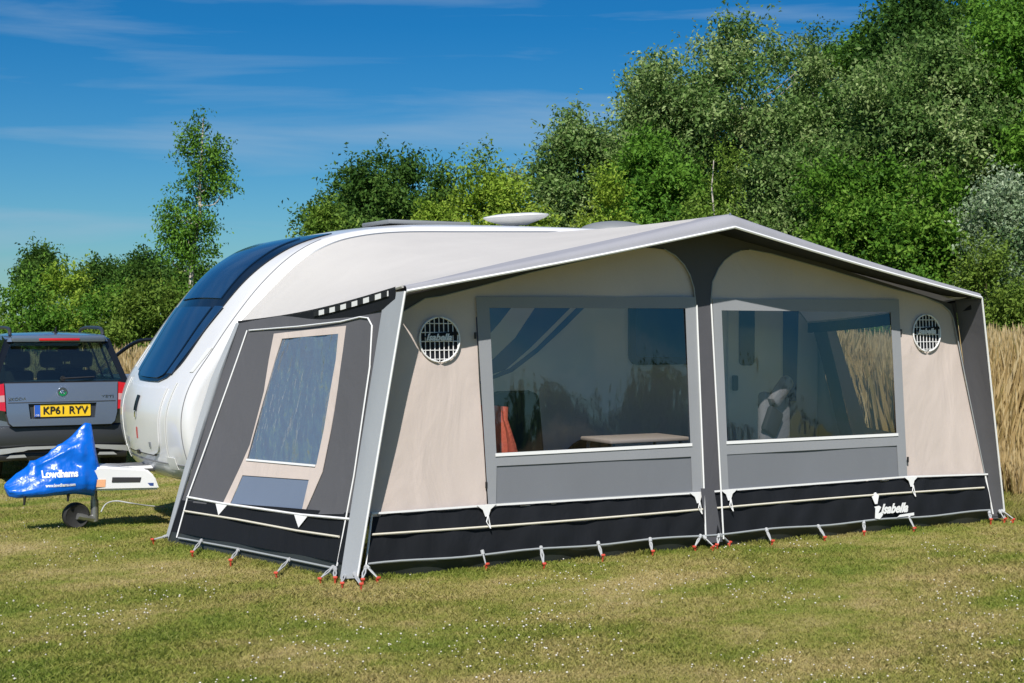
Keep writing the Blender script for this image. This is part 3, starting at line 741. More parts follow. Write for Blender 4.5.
for i in range(13):
    a = i / 12; row = []
    for k in range(9):
        b_ = k / 8
        x = tw[0] - .26 + .36 * b_ * (1 - .25 * a * (a < .5)); zt = 1.085 - .03 * b_
        if a < .5: y = .26 + .12 * (a / .5) ** 2; z = .55 + (zt - .55) * (a / .5)
        else: y = .40 + .16 * (a - .5); z = zt - .5 * (a - .5)
        row.append(bm.verts.new((x + .015 * math.sin(z * 9 + k), y + .02 * math.sin(k * 1.9), z)))
    gr.append(row)
for i in range(12):
    for k in range(8): bm.faces.new((gr[i][k], gr[i][k + 1], gr[i + 1][k + 1], gr[i + 1][k]))
o = from_bm('towel', bm, M['towel'], None, True); o.modifiers.new('thickness', 'SOLIDIFY').thickness = .008
tag(o, 'red-orange towel hung over a chair behind the left front window', 'towel')
# pale folding recliner on the right
p = to_xyz(774, 415, .62)
rc = empty('folding_recliner', (p[0], .62, 0), R(12), label='grey folding recliner chair standing behind the right front window', cat='chair')
bm = bmesh.new(); box(bm, (.0, .0, .80), (.34, .09, .56), Matrix.Rotation(R(10), 3, 'Y') @ Matrix.Rotation(R(-8), 3, 'X'), .035); from_bm('backrest', bm, M['chairgrey'], rc, True)
bm = bmesh.new(); box(bm, (.02, -.05, 1.10), (.30, .10, .12), Matrix.Rotation(R(-42), 3, 'Y'), .045); from_bm('head_cushion', bm, M['chairgrey'], rc, True)
bm = bmesh.new(); box(bm, (-.09, -.055, .86), (.17, .06, .22), Matrix.Rotation(R(28), 3, 'Y'), .025); from_bm('shadow_block', bm, M['bag'], rc, True)  # dark block standing in for the triangular shadow on the backrest
bm = bmesh.new(); box(bm, (0, -.24, .46), (.46, .46, .06), None, .02); from_bm('seat', bm, M['chairgrey'], rc, True)
for sx_ in (-.24, .24):
    bm = bmesh.new(); tube(bm, [(sx_, .1, 0), (sx_, -.42, .60)], .012); from_bm('leg', bm, M['white'], rc, True)
    bm = bmesh.new(); tube(bm, [(sx_, -.44, 0), (sx_, .06, .66)], .012); from_bm('leg', bm, M['white'], rc, True)
# low table behind the sill of the left window
p0, p1 = to_xyz(598, 440, .42), to_xyz(676, 438, .42)
tb = empty('folding_table', ((p0[0] + p1[0]) / 2, .46, 0), label='pale folding table just showing over the sill of the left front window', cat='table')
wd = p1[0] - p0[0]
bm = bmesh.new(); box(bm, (0, 0, .785), (wd, .42, .028), None, .008); from_bm('tabletop', bm, M['tabletop'], tb, True)
for sx_ in (-1, 1):
    for sy_ in (-1, 1):
        bm = bmesh.new(); tube(bm, [(sx_ * (wd / 2 - .05), sy_ * .17, .765), (sx_ * (wd / 2 - .02), sy_ * .20, 0)], .013); from_bm('leg', bm, M['pole'], tb, True)

# ------------------------------------------------------------------ THE CARAVAN
YC, HW = 3.27, 1.02
CV = empty('caravan', (0, 0, 0), label='white touring caravan with a dark panoramic front window behind the awning', cat='caravan')
PC = [(.3, .36), (-.1, .36), (-.38, .385), (-.52, .45), (-.585, .60), (-.61, .80), (-.605, .97), (-.53, 1.16), (-.385, 1.40), (-.205, 1.69), (.035, 2.01), (.24, 2.18), (.48, 2.30), (.92, 2.415), (1.36, 2.485), (1.9, 2.52), (3.2, 2.53), (5.0, 2.51), (5.6, 2.42), (5.86, 2.2), (5.95, 1.7), (5.95, .8), (5.90, .40), (5.5, .36)]
PE = [(.4, .36), (.05, .37), (-.22, .40), (-.35, .47), (-.42, .60), (-.465, .80), (-.455, 1.0), (-.385, 1.20), (-.235, 1.42), (-.05, 1.68), (.17, 1.945), (.42, 2.175), (.68, 2.32), (.97, 2.395), (1.36, 2.435), (1.9, 2.455), (3.2, 2.475), (5.0, 2.45), (5.5, 2.36), (5.74, 2.15), (5.82, 1.7), (5.82, .8), (5.78, .40), (5.4, .36)]
pc = np.array(smoothpts(PC, 6)); pe = np.array(smoothpts(PE, 6)); NS = len(pc)
pc[:, 0] += np.where(pc[:, 0] < 3, .10, 0); pe[:, 0] += np.where(pe[:, 0] < 1.5, .06, 0)
def body_pt(i, t, off=0.0):
    """i: float index along the profile, t: -1..1 across"""
    a = np.array([np.interp(i, np.arange(NS), pc[:, k]) for k in range(2)]); b_ = np.array([np.interp(i, np.arange(NS), pe[:, k]) for k in range(2)])
    q = a + (b_ - a) * abs(t) ** 1.9
    return np.array([q[0], YC + t * HW, q[1]])
def body_off(i, t, off):
    p = body_pt(i, t); e = .05
    n = np.cross(body_pt(i + .5, t) - body_pt(i - .5, t), body_pt(i, min(1, t + e)) - body_pt(i, max(-1, t - e)))
    n /= np.linalg.norm(n)
    if n @ (p - np.array([2.7, YC, 1.3])) < 0: n = -n
    return p + n * off
RR = .07
st = [(-1 + 0.0, 1.0), ]
T = list(np.linspace(-.93, .93, 23))
def ring(t, inset, y):
    P = []
    cen = np.array([2.7, 1.35])
    for i in range(NS):
        p = body_pt(i, t); q = np.array([p[0], p[2]])
        tn = None
        P.append(q)
    P = np.array(P)
    d = np.roll(P, -1, 0) - np.roll(P, 1, 0); d /= np.linalg.norm(d, axis=1)[:, None]
    n = np.stack([d[:, 1], -d[:, 0]], 1)
    P = P + n * inset
    return np.column_stack([P[:, 0], np.full(NS, y), P[:, 1]])
rings = []
angs = [90, 70, 50, 30, 15]
for a in angs: rings.append(ring(-.97, RR * (1 - math.cos(R(a))), YC - HW + RR * (1 - math.sin(R(a)))))
for t in T: rings.append(ring(t, 0, YC + t * HW))
for a in angs[::-1]: rings.append(ring(.97, RR * (1 - math.cos(R(a))), YC + HW - RR * (1 - math.sin(R(a)))))
V = np.array(rings); nr = len(rings); ix = np.arange(nr * NS).reshape(nr, NS)
nxt = np.roll(ix, -1, 1)
F = [list(x) for x in np.stack([ix[:-1], nxt[:-1], nxt[1:], ix[1:]], -1).reshape(-1, 4)] + [list(ix[0][::-1]), list(ix[-1])]
me = bpy.data.meshes.new('body'); me.from_pydata(V.reshape(-1, 3).tolist(), [], F); me.update()
bm = bmesh.new(); bm.from_mesh(me); bmesh.ops.recalc_face_normals(bm, faces=bm.faces); bm.to_mesh(me); CBVH = BVHTree.FromBMesh(bm); bm.free()
body = link('body', me, M['gel'], CV); me.set_sharp_from_angle(angle=R(40))

def i_at(z, nose=True):     # profile index of a height on the nose/roof part
    k = np.arange(20, NS // 2 + 20); zz_ = pc[k, 1]; return float(np.interp(z, zz_, k))
def body_patch(name, i0, i1, tf, m, parent, off=.006, thick=.006, ni=24, nt_=16):
    """patch hugging the nose: tf(a) -> (tmin, tmax) for a in 0..1 along the profile"""
    def f(s, a):
        t0, t1 = tf(a); return body_off(i0 + (i1 - i0) * a, t0 + (t1 - t0) * s, off)
    o = sheet(name, f, np.linspace(0, 1, nt_), np.linspace(0, 1, ni), m, parent, 0)
    me_ = o.data; b3 = bmesh.new(); b3.from_mesh(me_); bmesh.ops.recalc_face_normals(b3, faces=b3.faces)
    b3.normal_update()
    fc = b3.faces[:][len(b3.faces) // 2]
    if fc.normal.dot(fc.calc_center_median() - Vector((2.7, YC, 1.3))) < 0: bmesh.ops.reverse_faces(b3, faces=b3.faces)
    b3.to_mesh(me_); b3.free()
    sm = o.modifiers.new('thickness', 'SOLIDIFY'); sm.thickness = thick; sm.offset = 1
    sm = o.modifiers.new('crisp_rim', 'EDGE_SPLIT'); sm.split_angle = R(50)
    return o
iw0, iw1, iw2 = i_at(1.17), i_at(1.80), i_at(2.37)
rnd = lambda a, r: math.sqrt(max(0, 1 - max(0, (r - a) / r) ** 2)) if a < r else 1.0
sur = body_patch('front_glazing', iw0, iw2, lambda a: (lambda w_: (-w_, w_))((.53 + .25 * a) * (.55 + .45 * rnd(a, .14))), M['cglass2'], CV, .004, .008, 40, 24)
body_patch('front_window', iw0 + .7, iw1 - .5, lambda a: (lambda w_: (-w_, w_))((.36 + .10 * a) * (.7 + .3 * rnd(a, .12))), M['cglass'], sur, .014, .008)
body_patch('skylight', iw1 + .8, iw2 - 2.2, lambda a: (-.52, .52), M['cglass'], sur, .014, .008)
for s_ in (-1, 1):
    body_patch('side_glazing', iw0 + 1.6, iw1 - .3, lambda a, s_=s_: ((.40 + .11 * a) * s_, (.50 + .16 * a) * s_), M['cglass'], sur, .013, .006, 20, 5)
# locker lid: a shallow raised panel with dark gap, handle, catches, red mark
il0, il1 = i_at(.60), i_at(1.12)
lid = body_patch('locker_lid', il0, il1, lambda a: (lambda w_: (-w_, w_))((.50 + .05 * a) * (.72 + .28 * rnd(a, .2))), M['gel'], CV, .002, .012)
body_patch('lid_gap', il0 - .28, il0 + .02, lambda a: (-.40, .40), M['groove'], lid, .004, .010, 4, 16)
body_patch('handle', i_at(.93), i_at(1.05), lambda a: (-.022, .022), M['cglass2'], lid, .018, .014, 6, 3)
body_patch('handle_recess', i_at(.88), i_at(.925), lambda a: (-.018, .018), M['chrome'], lid, .018, .008, 4, 3)
body_patch('red_mark', i_at(.71), i_at(.80), lambda a: (-.03, .01), M['red'], lid, .0155, .001, 4, 3)
for s_ in (-.33, .33): body_patch('catch', i_at(.66), i_at(.70), lambda a, s_=s_: (s_ - .015, s_ + .015), M['cgrey'], lid, .0155, .006, 3, 3)
body_patch('catch', i_at(.585), i_at(.615), lambda a: (-.035, .035), M['black'], lid, .016, .012, 3, 3)
# moulding seams across and down the nose
M['seam'] = mat('grey_sealant_seam', (.22, .22, .23), .6)
body_patch('nose_seam', i_at(.535), i_at(.545), lambda a: (-.93, .93), M['seam'], CV, .002, .003, 3, 40)
for s_ in (-1, 1):
    body_patch('corner_seam', i_at(.545), i_at(2.30), lambda a, s_=s_: (s_ * (.925 + .0 * a), s_ * (.932 + .0 * a)), M['seam'], CV, .002, .003, 60, 3)
    body_patch('wing_crease', i_at(.56), i_at(1.16), lambda a, s_=s_: (s_ * (.62 + .06 * a), s_ * (.63 + .06 * a)), M['dish'], CV, .003, .006, 20, 3)
# lower corner lamps / grab handles
for s_ in (-1, 1):
    lens_ = body_patch('grab_handle', i_at(.50), i_at(.60), lambda a, s_=s_: (.60 * s_, .74 * s_), M['dish'], CV, .003, .006, 6, 5)
    body_patch('marker_panel', i_at(1.24), i_at(1.44), lambda a, s_=s_: ((.80 + .04 * a) * s_, (.86 + .05 * a) * s_), M['dish'], CV, .003, .004, 8, 4)
# awning rail on the near side
cord('awning_rail', [tuple(np.array(p) + np.array([0, 0, .004])) for p in rl], .010, M['pole'], CV)
# graphics, window and door on the side seen through the awning windows
def splate(name, loop, m, parent, y=None, th=.012, bev=.0):
    bm = bmesh.new(); yy = YC - HW if y is None else y
    a = [bm.verts.new((p[0], yy, p[1])) for p in loop]; b_ = [bm.verts.new((p[0], yy - th, p[1])) for p in loop]
    n = len(a); bm.faces.new(a); bm.faces.new(b_[::-1])
    for k in range(n): bm.faces.new((a[k], a[(k + 1) % n], b_[(k + 1) % n], b_[k]))
    return from_bm(name, bm, m, parent, False)
def yl(*pts): return [(lambda p: (p[0], p[2]))(atY(x, y, YC - HW)) for x, y in pts]
splate('side_graphic', yl((490, 300), (517, 300), (500, 322), (480, 345), (470, 350), (470, 325)), M['decal'], CV, None, .004)
splate('side_graphic', yl((540, 300), (578, 300), (556, 322), (530, 348), (505, 370), (480, 378), (490, 362), (515, 338)), M['decal'], CV, None, .004)
splate('side_graphic', yl((584, 300), (592, 300), (566, 326), (538, 352), (512, 372), (480, 384), (480, 381), (510, 368), (536, 348), (562, 322)), M['decal'], CV, None, .004)
def rrect(x0, x1, z0, z1, r=.06, n=5):
    out = []
    for cxx, czz, a0 in ((x1 - r, z1 - r, 0), (x0 + r, z1 - r, 90), (x0 + r, z0 + r, 180), (x1 - r, z0 + r, 270)):
        for k in range(n + 1): a = R(a0 + 90 * k / n); out.append((cxx + r * math.cos(a), czz + r * math.sin(a)))
    return out
w0 = atY(628, 308, YC - HW); w1 = atY(694, 364, YC - HW)
sw = splate('side_window', rrect(w0[0], w1[0] + .12, w1[2], w0[2] + .12, .09), M['cglass2'], CV, None, .022)
splate('window_blind', rrect(w0[0] + .07, w1[0] + .06, w1[2] + .07, w0[2] + .06, .05), M['cglass'], sw, YC - HW - .023, .004)
d0 = atY(722, 300, YC - HW)[0] + .06
dr_ = splate('door', rrect(d0, d0 + .62, .42, 2.12, .07), M['gel'], CV, None, .02)
splate('door_window', rrect(d0 + .12, d0 + .30, 1.25, 1.95, .05), M['cglass2'], dr_, YC - HW - .021, .008)
splate('door_handle', rrect(d0 + .04, d0 + .09, 1.02, 1.16, .015), M['black'], dr_, YC - HW - .021, .03)
p = atY(783, 310, YC - HW)[0]
splate('side_graphic', [(p, .9), (p + .16, .9), (p + .2, 2.1), (p, 2.1)], M['decal'], CV, None, .004)
# skirt rail, wheels, chassis
bm = bmesh.new(); box(bm, (2.9, YC, .34), (5.3, 1.9, .08)); from_bm('chassis', bm, M['groove'], CV)
for s_ in (-1, 1):
    bm = bmesh.new(); disc(bm, (3.2, YC + s_ * 1.08, .32), (0, -s_, 0), .32, .19, 32); wl = from_bm('wheel', bm, M['rubber'], CV, True)
    bm = bmesh.new(); disc(bm, (3.2, YC + s_ * 1.085, .32), (0, -s_, 0), .20, .02, 24); from_bm('rim', bm, M['silver'], wl, True)
# roof furniture: dome light, dish, flush skylight
p = far(602, 227, 13.6)
bm = bmesh.new(); bmesh.ops.create_uvsphere(bm, u_segments=28, v_segments=14, radius=1)
bmesh.ops.scale(bm, vec=(.34, .34, .10), verts=bm.verts); bmesh.ops.delete(bm, geom=[v for v in bm.verts if v.co.z < -.02], context='VERTS')
bmesh.ops.translate(bm, verts=bm.verts, vec=(p[0] + .36, YC + .0, 2.535)); from_bm('roof_dome', bm, M['cgrey'], CV, True)
q = at(516, 223, (0, 1, 0), YC + .25); q[2] += .05
bm = bmesh.new(); prof = [(0, -.085), (.10, -.075), (.28, -.015), (.315, .008), (.31, .020), (.2, .036), (0, .042)]
rg = [[bm.verts.new((q[0] + r_ * math.cos(k * math.pi / 14), q[1] + r_ * math.sin(k * math.pi / 14), q[2] + z_ + (.02 * math.cos(k * math.pi / 14) * r_ / .3))) for k in range(28)] for r_, z_ in prof[1:-1]]
for a, b_ in zip(rg[:-1], rg[1:]):
    for k in range(28): bm.faces.new((a[k], a[(k + 1) % 28], b_[(k + 1) % 28], b_[k]))
bm.faces.new(rg[0][::-1]); bm.faces.new(rg[-1])
aer = from_bm('aerial_dish', bm, M['dish'], CV, True)
bm = bmesh.new(); tube(bm, [(q[0] - .05, q[1], 2.50), (q[0] - .05, q[1], q[2] - .04)], [.05, .035], 12); from_bm('aerial_mast', bm, M['dish'], aer, True)
bm = bmesh.new(); box(bm, (1.95, YC - .1, 2.525), (.80, .60, .035), None, .012); from_bm('roof_light', bm, M['cgrey'], CV, True)

# drawbar with white fairing, jockey wheel
hy = 3.25
def hp(x, y, Y=hy): return atY(x, y, Y)
hw_ = [.10, .12, .14, .28, .31, .33]
prof = []
for (x, y), w_ in zip(((88, 491), (90, 470), (101, 466.5), (147, 469), (155, 476), (160, 489.5)), hw_):
    p = hp(x, y, hy - w_); prof.append((p[0], p[2]))
bm = bmesh.new()
nearv = [bm.verts.new((p[0], hy - w_, p[1])) for p, w_ in zip(prof, hw_)]
farv = [bm.verts.new((p[0], hy + w_, p[1])) for p, w_ in zip(prof, hw_)]
bm.faces.new(nearv); bm.faces.new(farv[::-1])
for k in range(6): bm.faces.new((nearv[k], farv[k], farv[(k + 1) % 6], nearv[(k + 1) % 6]))
bmesh.ops.bevel(bm, geom=bm.edges[:], offset=.016, segments=3, affect='EDGES')
bmesh.ops.triangulate(bm, faces=[f for f in bm.faces if len(f.verts) > 4])
fair = from_bm('drawbar_fairing', bm, M['gel'], CV, True)
def fquad(name, pts, m, th=.01, dy=-.10):
    P = [atY(x, y, hy - .20) for x, y in pts]
    bm = bmesh.new(); xs_ = [p[0] for p in prof[:]]
    def yy(x): return hy - np.interp(x, [q[0] for q in prof], hw_) - .003
    a = [bm.verts.new((p[0], yy(p[0]) + .01, p[2])) for p in P]; b2 = [bm.verts.new((p[0], yy(p[0]) - th, p[2])) for p in P]
    n = len(a); bm.faces.new(a); bm.faces.new(b2[::-1])
    for k in range(n): bm.faces.new((a[k], a[(k + 1) % n], b2[(k + 1) % n], b2[k]))
    return from_bm(name, bm, m, fair)
fquad('fairing_slot', [(113, 477.5), (139, 476.5), (138, 481.5), (112.5, 482.5)], M['groove'], .006)
fquad('sticker', [(96, 480.5), (107, 480), (106.5, 487.5), (96, 488)], M['orange'], .003)
fquad('sticker', [(143, 482), (150, 481.5), (150, 484.5), (143, 485)], M['decal'], .003)
bm = bmesh.new()
for s_ in (-1, 1): tube(bm, [(-1.36, hy, .47), (-.9, hy + s_ * .05, .47), (-.35, hy + s_ * .12, .47), (.0, hy + s_ * .3, .45)], .03, 8)
from_bm('drawbar', bm, M['galv'], CV, True)
jx, jz = hp(94, 510)[0], None
bm = bmesh.new(); tube(bm, [hp(94, 490), hp(94.5, 518)], .026, 14); tube(bm, [hp(94.5, 500), hp(94.5, 521)], .032, 14)
stem = from_bm('jockey_stem', bm, M['galv'], CV, True)
wc = hp(76, 520.5)
gz = float(ground_z(wc[0], hy)); rad_ = .105
wc = np.array([wc[0], hy, gz + rad_ - .002])
bm = bmesh.new(); tube(bm, [hp(95, 519), (wc[0], hy - .05, wc[2])], [.03, .026], 8); from_bm('jockey_fork', bm, M['galv'], stem, True)
bm = bmesh.new(); tube(bm, [hp(91, 474), hp(96, 475), hp(97, 482)], .008, 6); from_bm('clamp_handle', bm, M['groove'], stem, True)
bm = bmesh.new(); tube(bm, [hp(83, 471, hy - .12), hp(89, 474.5, hy - .12)], [.014, .012], 8); from_bm('brake_grip', bm, M['red'], CV, True)
bm = bmesh.new()
rgs = []
for (yy_, rr_) in ((-.035, .075), (-.045, .09), (-.03, rad_), (.03, rad_), (.045, .09), (.035, .075)):
    rgs.append([bm.verts.new((wc[0] + rr_ * math.cos(k * math.pi / 16), wc[1] + yy_, wc[2] + rr_ * math.sin(k * math.pi / 16))) for k in range(32)])
for i in range(5):
    for k in range(32): bm.faces.new((rgs[i][k], rgs[i][(k + 1) % 32], rgs[i + 1][(k + 1) % 32], rgs[i + 1][k]))
bm.faces.new(rgs[0][::-1]); bm.faces.new(rgs[-1])
jw = from_bm('jockey_wheel', bm, M['rubber'], stem, True)

# blue hitch cover, a draped vinyl bag
def cover():
    # (px, top y, bottom y, half width at the hem)
    cols = [(4.5, 484.5, 488, .03), (8, 481.5, 497, .07), (16, 474, 498.5, .13), (28, 466.5, 497, .17), (40, 458.5, 496, .19), (52, 450.5, 495, .20), (62, 443.5, 494, .20), (72, 436, 494, .20), (80, 427, 494.5, .20), (85, 423, 495.5, .19), (91, 423.5, 496, .18), (95, 447, 482, .17), (98.5, 466, 471, .12)]
    bm = bmesh.new(); rings_ = []
    for px_, ty, by, hw2 in cols:
        t = atY(px_, ty, hy); b2 = atY(px_, by, hy); ring_ = []
        for k in range(28):
            a = k / 28 * 2 * math.pi - math.pi / 2   # -90 = hem bottom (near) ... up over ridge ... down far side
            s = math.sin(a); cc = math.cos(a); zz2 = (s + 1) / 2
            wdt = hw2 * (1 - .90 * zz2 ** 1.05)
            edge = math.copysign(abs(cc) ** .55, cc)
            y = hy - edge * wdt if abs(zz2) < .999 else hy
            z = b2[2] + (t[2] - b2[2]) * zz2
            fold = .020 * math.sin(px_ * .33 + zz2 * 4.5) * (1 - zz2 * .4) + .014 * math.sin(px_ * .21 - zz2 * 9)
            ring_.append(bm.verts.new((t[0] + .0 * zz2, y - math.copysign(fold, cc) * abs(cc), z + .004 * math.sin(px_ * .9))))
        rings_.append(ring_)
    for i in range(len(rings_) - 1):
        for k in range(28): bm.faces.new((rings_[i][k], rings_[i][(k + 1) % 28], rings_[i + 1][(k + 1) % 28], rings_[i + 1][k]))
    bm.faces.new(rings_[0]); bm.faces.new(rings_[-1][::-1])
    bmesh.ops.subdivide_edges(bm, edges=bm.edges[:], cuts=2, use_grid_fill=True)
    bmesh.ops.recalc_face_normals(bm, faces=bm.faces); bm.normal_update()
    rc_ = random.Random(5); cr_ = []
    for q in range(26):
        a_ = rc_.uniform(0, math.pi); n_ = Vector((math.cos(a_), rc_.uniform(-.2, .2), math.sin(a_))).normalized()
        o_ = Vector((rc_.uniform(-1.75, -1.0), hy, rc_.uniform(.42, .95))); cr_.append((n_, o_, rc_.uniform(.10, .30), rc_.choice((-1, 1)) * rc_.uniform(.009, .020)))
    nr_ = [v.normal.copy() for v in bm.verts]
    for v, nn_ in zip(bm.verts, nr_):
        h_ = 0
        for n_, o_, ln_, am_ in cr_:
            d_ = abs((v.co - o_).dot(n_)); l_ = ((v.co - o_) - n_ * (v.co - o_).dot(n_)); l_.y = 0
            if d_ < .08: h_ += am_ * math.exp(-d_ / .022) * max(0, 1 - (l_.length / ln_) ** 2)
        v.co += nn_ * h_
    return bm
HC = empty('hitch_cover', (-1.4, hy, 0), label='bright blue vinyl hitch cover pulled over the caravan drawbar', cat='cover')
bm = cover(); cb = BVHTree.FromBMesh(bm)
cov = from_bm('cover_bag', bm, M['blue'], HC, True); cov.matrix_parent_inverse = Matrix.Translation((1.4, -hy, 0)); me = cov.data
me.polygons.foreach_set('use_smooth', [True] * len(me.polygons)); me.set_sharp_from_angle(angle=R(80))
def lay(o): o.matrix_parent_inverse = Matrix.Translation((1.4, -hy, 0)); return o
tpos = atY(62, 475, hy - .2); ux = np.array([1, 0, .0])
lay(text('lettering', 'Lowdhams', .075, tpos, ux, (0, 0, 1), M['white'], HC, .0, .0030, .27, cb))
tpos = atY(62, 485.8, hy - .2)
lay(text('lettering', 'www.lowdhams.com', .035, tpos, ux, (0, 0, 1), M['white'], HC, .0, .001, .23, cb))
for (x, y0, y1) in ((25, 494, 505), (68.5, 493, 501.5)):
    bm = bmesh.new(); a, b2 = atY(x, y0, hy - .1), atY(x - .8, y1, hy - .1); tube(bm, [a, b2], [.014, .009], 6); lay(from_bm('toggle', bm, M['black'], HC, True))
# hook-up hose lying by the nose
bm = bmesh.new(); P = smoothpts([atZ(x, y, .02 + zz) for x, y, zz in ((101, 512, 0), (106, 504, .06), (116, 501, .08), (130, 503, .07), (146, 505.5, .03), (165, 507, 0))], 5)
tube(bm, P, .006, 8); tag(from_bm('hose', bm, M['strap'], None, True), 'pale hose looping over the grass under the caravan nose', 'hose')
# ------------------------------------------------------------------ THE CAR
cdp = 16.9; cpos = far(61, 400, cdp); rd = ray(59, 400); ang = math.atan2(rd[1], rd[0]) + R(8)
GZC = float(ground_z(cpos[0], cpos[1]))
CR = empty('parked_car', (cpos[0], cpos[1], GZC), ang - math.pi / 2, label='grey-blue estate car parked tail towards us with roof rails and a yellow plate', cat='car')
# lower body: loft of half sections mirrored
stn = [(.0, .76, .40, 1.10, .0), (.04, .79, .34, 1.14, 0), (.14, .815, .28, 1.165, 0), (.5, .83, .26, 1.16, 0), (1.4, .835, .25, 1.13, 0), (2.6, .83, .25, 1.09, 0), (3.2, .82, .26, 1.05, 0), (3.75, .78, .28, .96, 0), (4.05, .70, .32, .84, 0), (4.15, .62, .38, .74, 0)]
bm = bmesh.new(); rgs = []
for y, w_, zb, zt, _ in stn:
    half = [(0, zb), (w_ * .85, zb), (w_ * .97, zb + .08), (w_ * .995, zb + .22), (w_, .72 if zt > .9 else .6), (w_ * .985, zt - .18), (w_ * .965, zt - .06), (w_ * .92, zt), (0, zt + .012)]
    full = half + [(-x, z) for x, z in half[-2:0:-1]]
    rgs.append([bm.verts.new((x, y, z)) for x, z in full])
n = len(rgs[0])
for a, b_ in zip(rgs[:-1], rgs[1:]):
    for k in range(n): bm.faces.new((a[k], a[(k + 1) % n], b_[(k + 1) % n], b_[k]))
bm.faces.new(rgs[0][::-1]); bm.faces.new(rgs[-1])
from_bm('body', bm, M['paint'], CR, True)
# cabin
def rearf(u, v): return np.array([u, .03 + .45 * (v - 1.14), v]), np.array([0, -1, .45]) / 1.097
outer = [(-.77, 1.13), (-.575, 1.66), (-.45, 1.70), (.45, 1.70), (.575, 1.66), (.77, 1.13)]
rwin = [(-.70, 1.185), (-.535, 1.605), (-.48, 1.625), (.48, 1.625), (.535, 1.605), (.70, 1.185), (.66, 1.17), (-.66, 1.17)]
def cpanel(name, outline, holes, surf, m, parent, off, thick=.02):
    return panel(name, outline, holes, surf, m, parent, off, thick, .4)
M['pillar'] = mat('black_gloss_pillar', (.008, .009, .011), .12, 0, .6)
cpanel('rear_pillars', outer, [rwin], rearf, M['pillar'], CR, -.02)
rg_ = cpanel('rear_window', rwin, [], rearf, M['carglass'], CR, -.006, .003)
def sidef(s_):
    return lambda u, v: (np.array([s_ * (.79 - (v - 1.13) * .365), u, v]), np.array([s_ * 1.0, 0, .36]) / 1.063)
sout = [(.04, 1.11), (.26, 1.66), (.6, 1.69), (1.9, 1.67), (2.35, 1.60), (3.05, 1.09)]
swins = [[(.28, 1.17), (.42, 1.56), (1.0, 1.60), (1.0, 1.17)], [(1.06, 1.17), (1.06, 1.60), (1.75, 1.60), (1.75, 1.16)], [(1.83, 1.16), (1.83, 1.60), (2.25, 1.56), (2.78, 1.14)]]
for s_ in (-1, 1):
    o = cpanel('side_pillars', sout, swins, sidef(s_), M['pillar'], CR, -.02)
    for wn in swins: cpanel('side_window', wn, [], sidef(s_), M['carglass'], o, -.01, .003)
def wsf(u, v): return np.array([u, 3.0 - (v - 1.1) * 1.25, v]), np.array([0, .62, .78])
cpanel('windscreen', [(-.76, 1.10), (-.585, 1.62), (.585, 1.62), (.76, 1.10)], [], wsf, M['carglass'], CR, 0, .003)
bm = bmesh.new(); rgs = []
for y, w_, z in ((.17, .44, 1.690), (.22, .57, 1.69), (.40, .60, 1.705), (1.0, .61, 1.72), (1.8, .605, 1.71), (2.3, .58, 1.64), (2.42, .55, 1.60)):
    pts = [(-w_, z - .06), (-w_ + .02, z - .02), (-w_ + .12, z + .005), (0, z + .025), (w_ - .12, z + .005), (w_ - .02, z - .02), (w_, z - .06), (0, z - .05)]
    rgs.append([bm.verts.new((x, y, zz_)) for x, zz_ in pts])
for a, b_ in zip(rgs[:-1], rgs[1:]):
    for k in range(8): bm.faces.new((a[k], a[(k + 1) % 8], b_[(k + 1) % 8], b_[k]))
bm.faces.new(rgs[0][::-1]); bm.faces.new(rgs[-1])
from_bm('roof', bm, M['paint'], CR, True)
bm = bmesh.new(); box(bm, (0, .20, 1.668), (1.06, .15, .075), Matrix.Rotation(R(6), 3, 'X'), .02); sp = from_bm('spoiler', bm, M['paint'], CR, True)
bm = bmesh.new(); box(bm, (0, .122, 1.655), (.46, .02, .030), None, .006); from_bm('brake_light', bm, M['lens'], sp, True)
for s_ in (-1, 1):
    cord('roof_rail', smoothpts([(s_ * .53, .32, 1.70), (s_ * .53, .42, 1.77), (s_ * .535, .7, 1.79), (s_ * .54, 1.6, 1.79), (s_ * .535, 2.0, 1.76), (s_ * .53, 2.15, 1.69)], 5), .020, M['bumper'], CR, 8)
bm = bmesh.new(); tube(bm, [(0, .48, 1.71), (0, .40, 1.80)], [.022, .006], 8); box(bm, (0, .50, 1.725), (.06, .12, .03), None, .01); from_bm('aerial', bm, M['black'], CR, True)
# tailgate with recess, plate, badge, lamps
def rface(u, v): return np.array([u, -.015 - .03 * (1 - (u / .8) ** 2) - .05 * math.sin(max(0, min(1, (1.15 - v) / .48)) * math.pi / 2), v]), np.array([0, -1, 0])
tg = [(-.59, .70), (-.615, .80), (-.63, 1.15), (.63, 1.15), (.615, .80), (.59, .70), (.55, .665), (-.55, .665)]
rec = [(-.36, .745), (-.38, .915), (.38, .915), (.36, .745)]
panel('shut_line', [(x * 1.022, z + (.012 if z > 1 else -.014)) for x, z in tg], [rec], rface, M['groove'], CR, .006, .004, .15)
o = panel('tailgate', tg, [rec], rface, M['paint'], CR, .012, .03, .15)
panel('plate_recess', rec, [], rface, M['bumper'], o, .004, .004, .3)
pl = panel('number_plate', rrect(-.315, .315, .765, .905, .012), [], rface, M['plate'], o, .014, .008, .2)
panel('plate_band', [(-.313, .767), (-.313, .903), (-.25, .903), (-.25, .767)], [], rface, M['plateblue'], pl, .0245, .002, .2)
text('registration', 'KP61 RYV', .125, (.03, rface(.03, .834)[0][1] - .028, .834), (1, 0, 0), (0, 0, 1), M['text'], pl, 0, .0022, .50)
text('lettering', 'GB', .03, (-.282, rface(-.282, .785)[0][1] - .034, .785), (1, 0, 0), (0, 0, 1), M['white'], pl, 0, 0, .04)
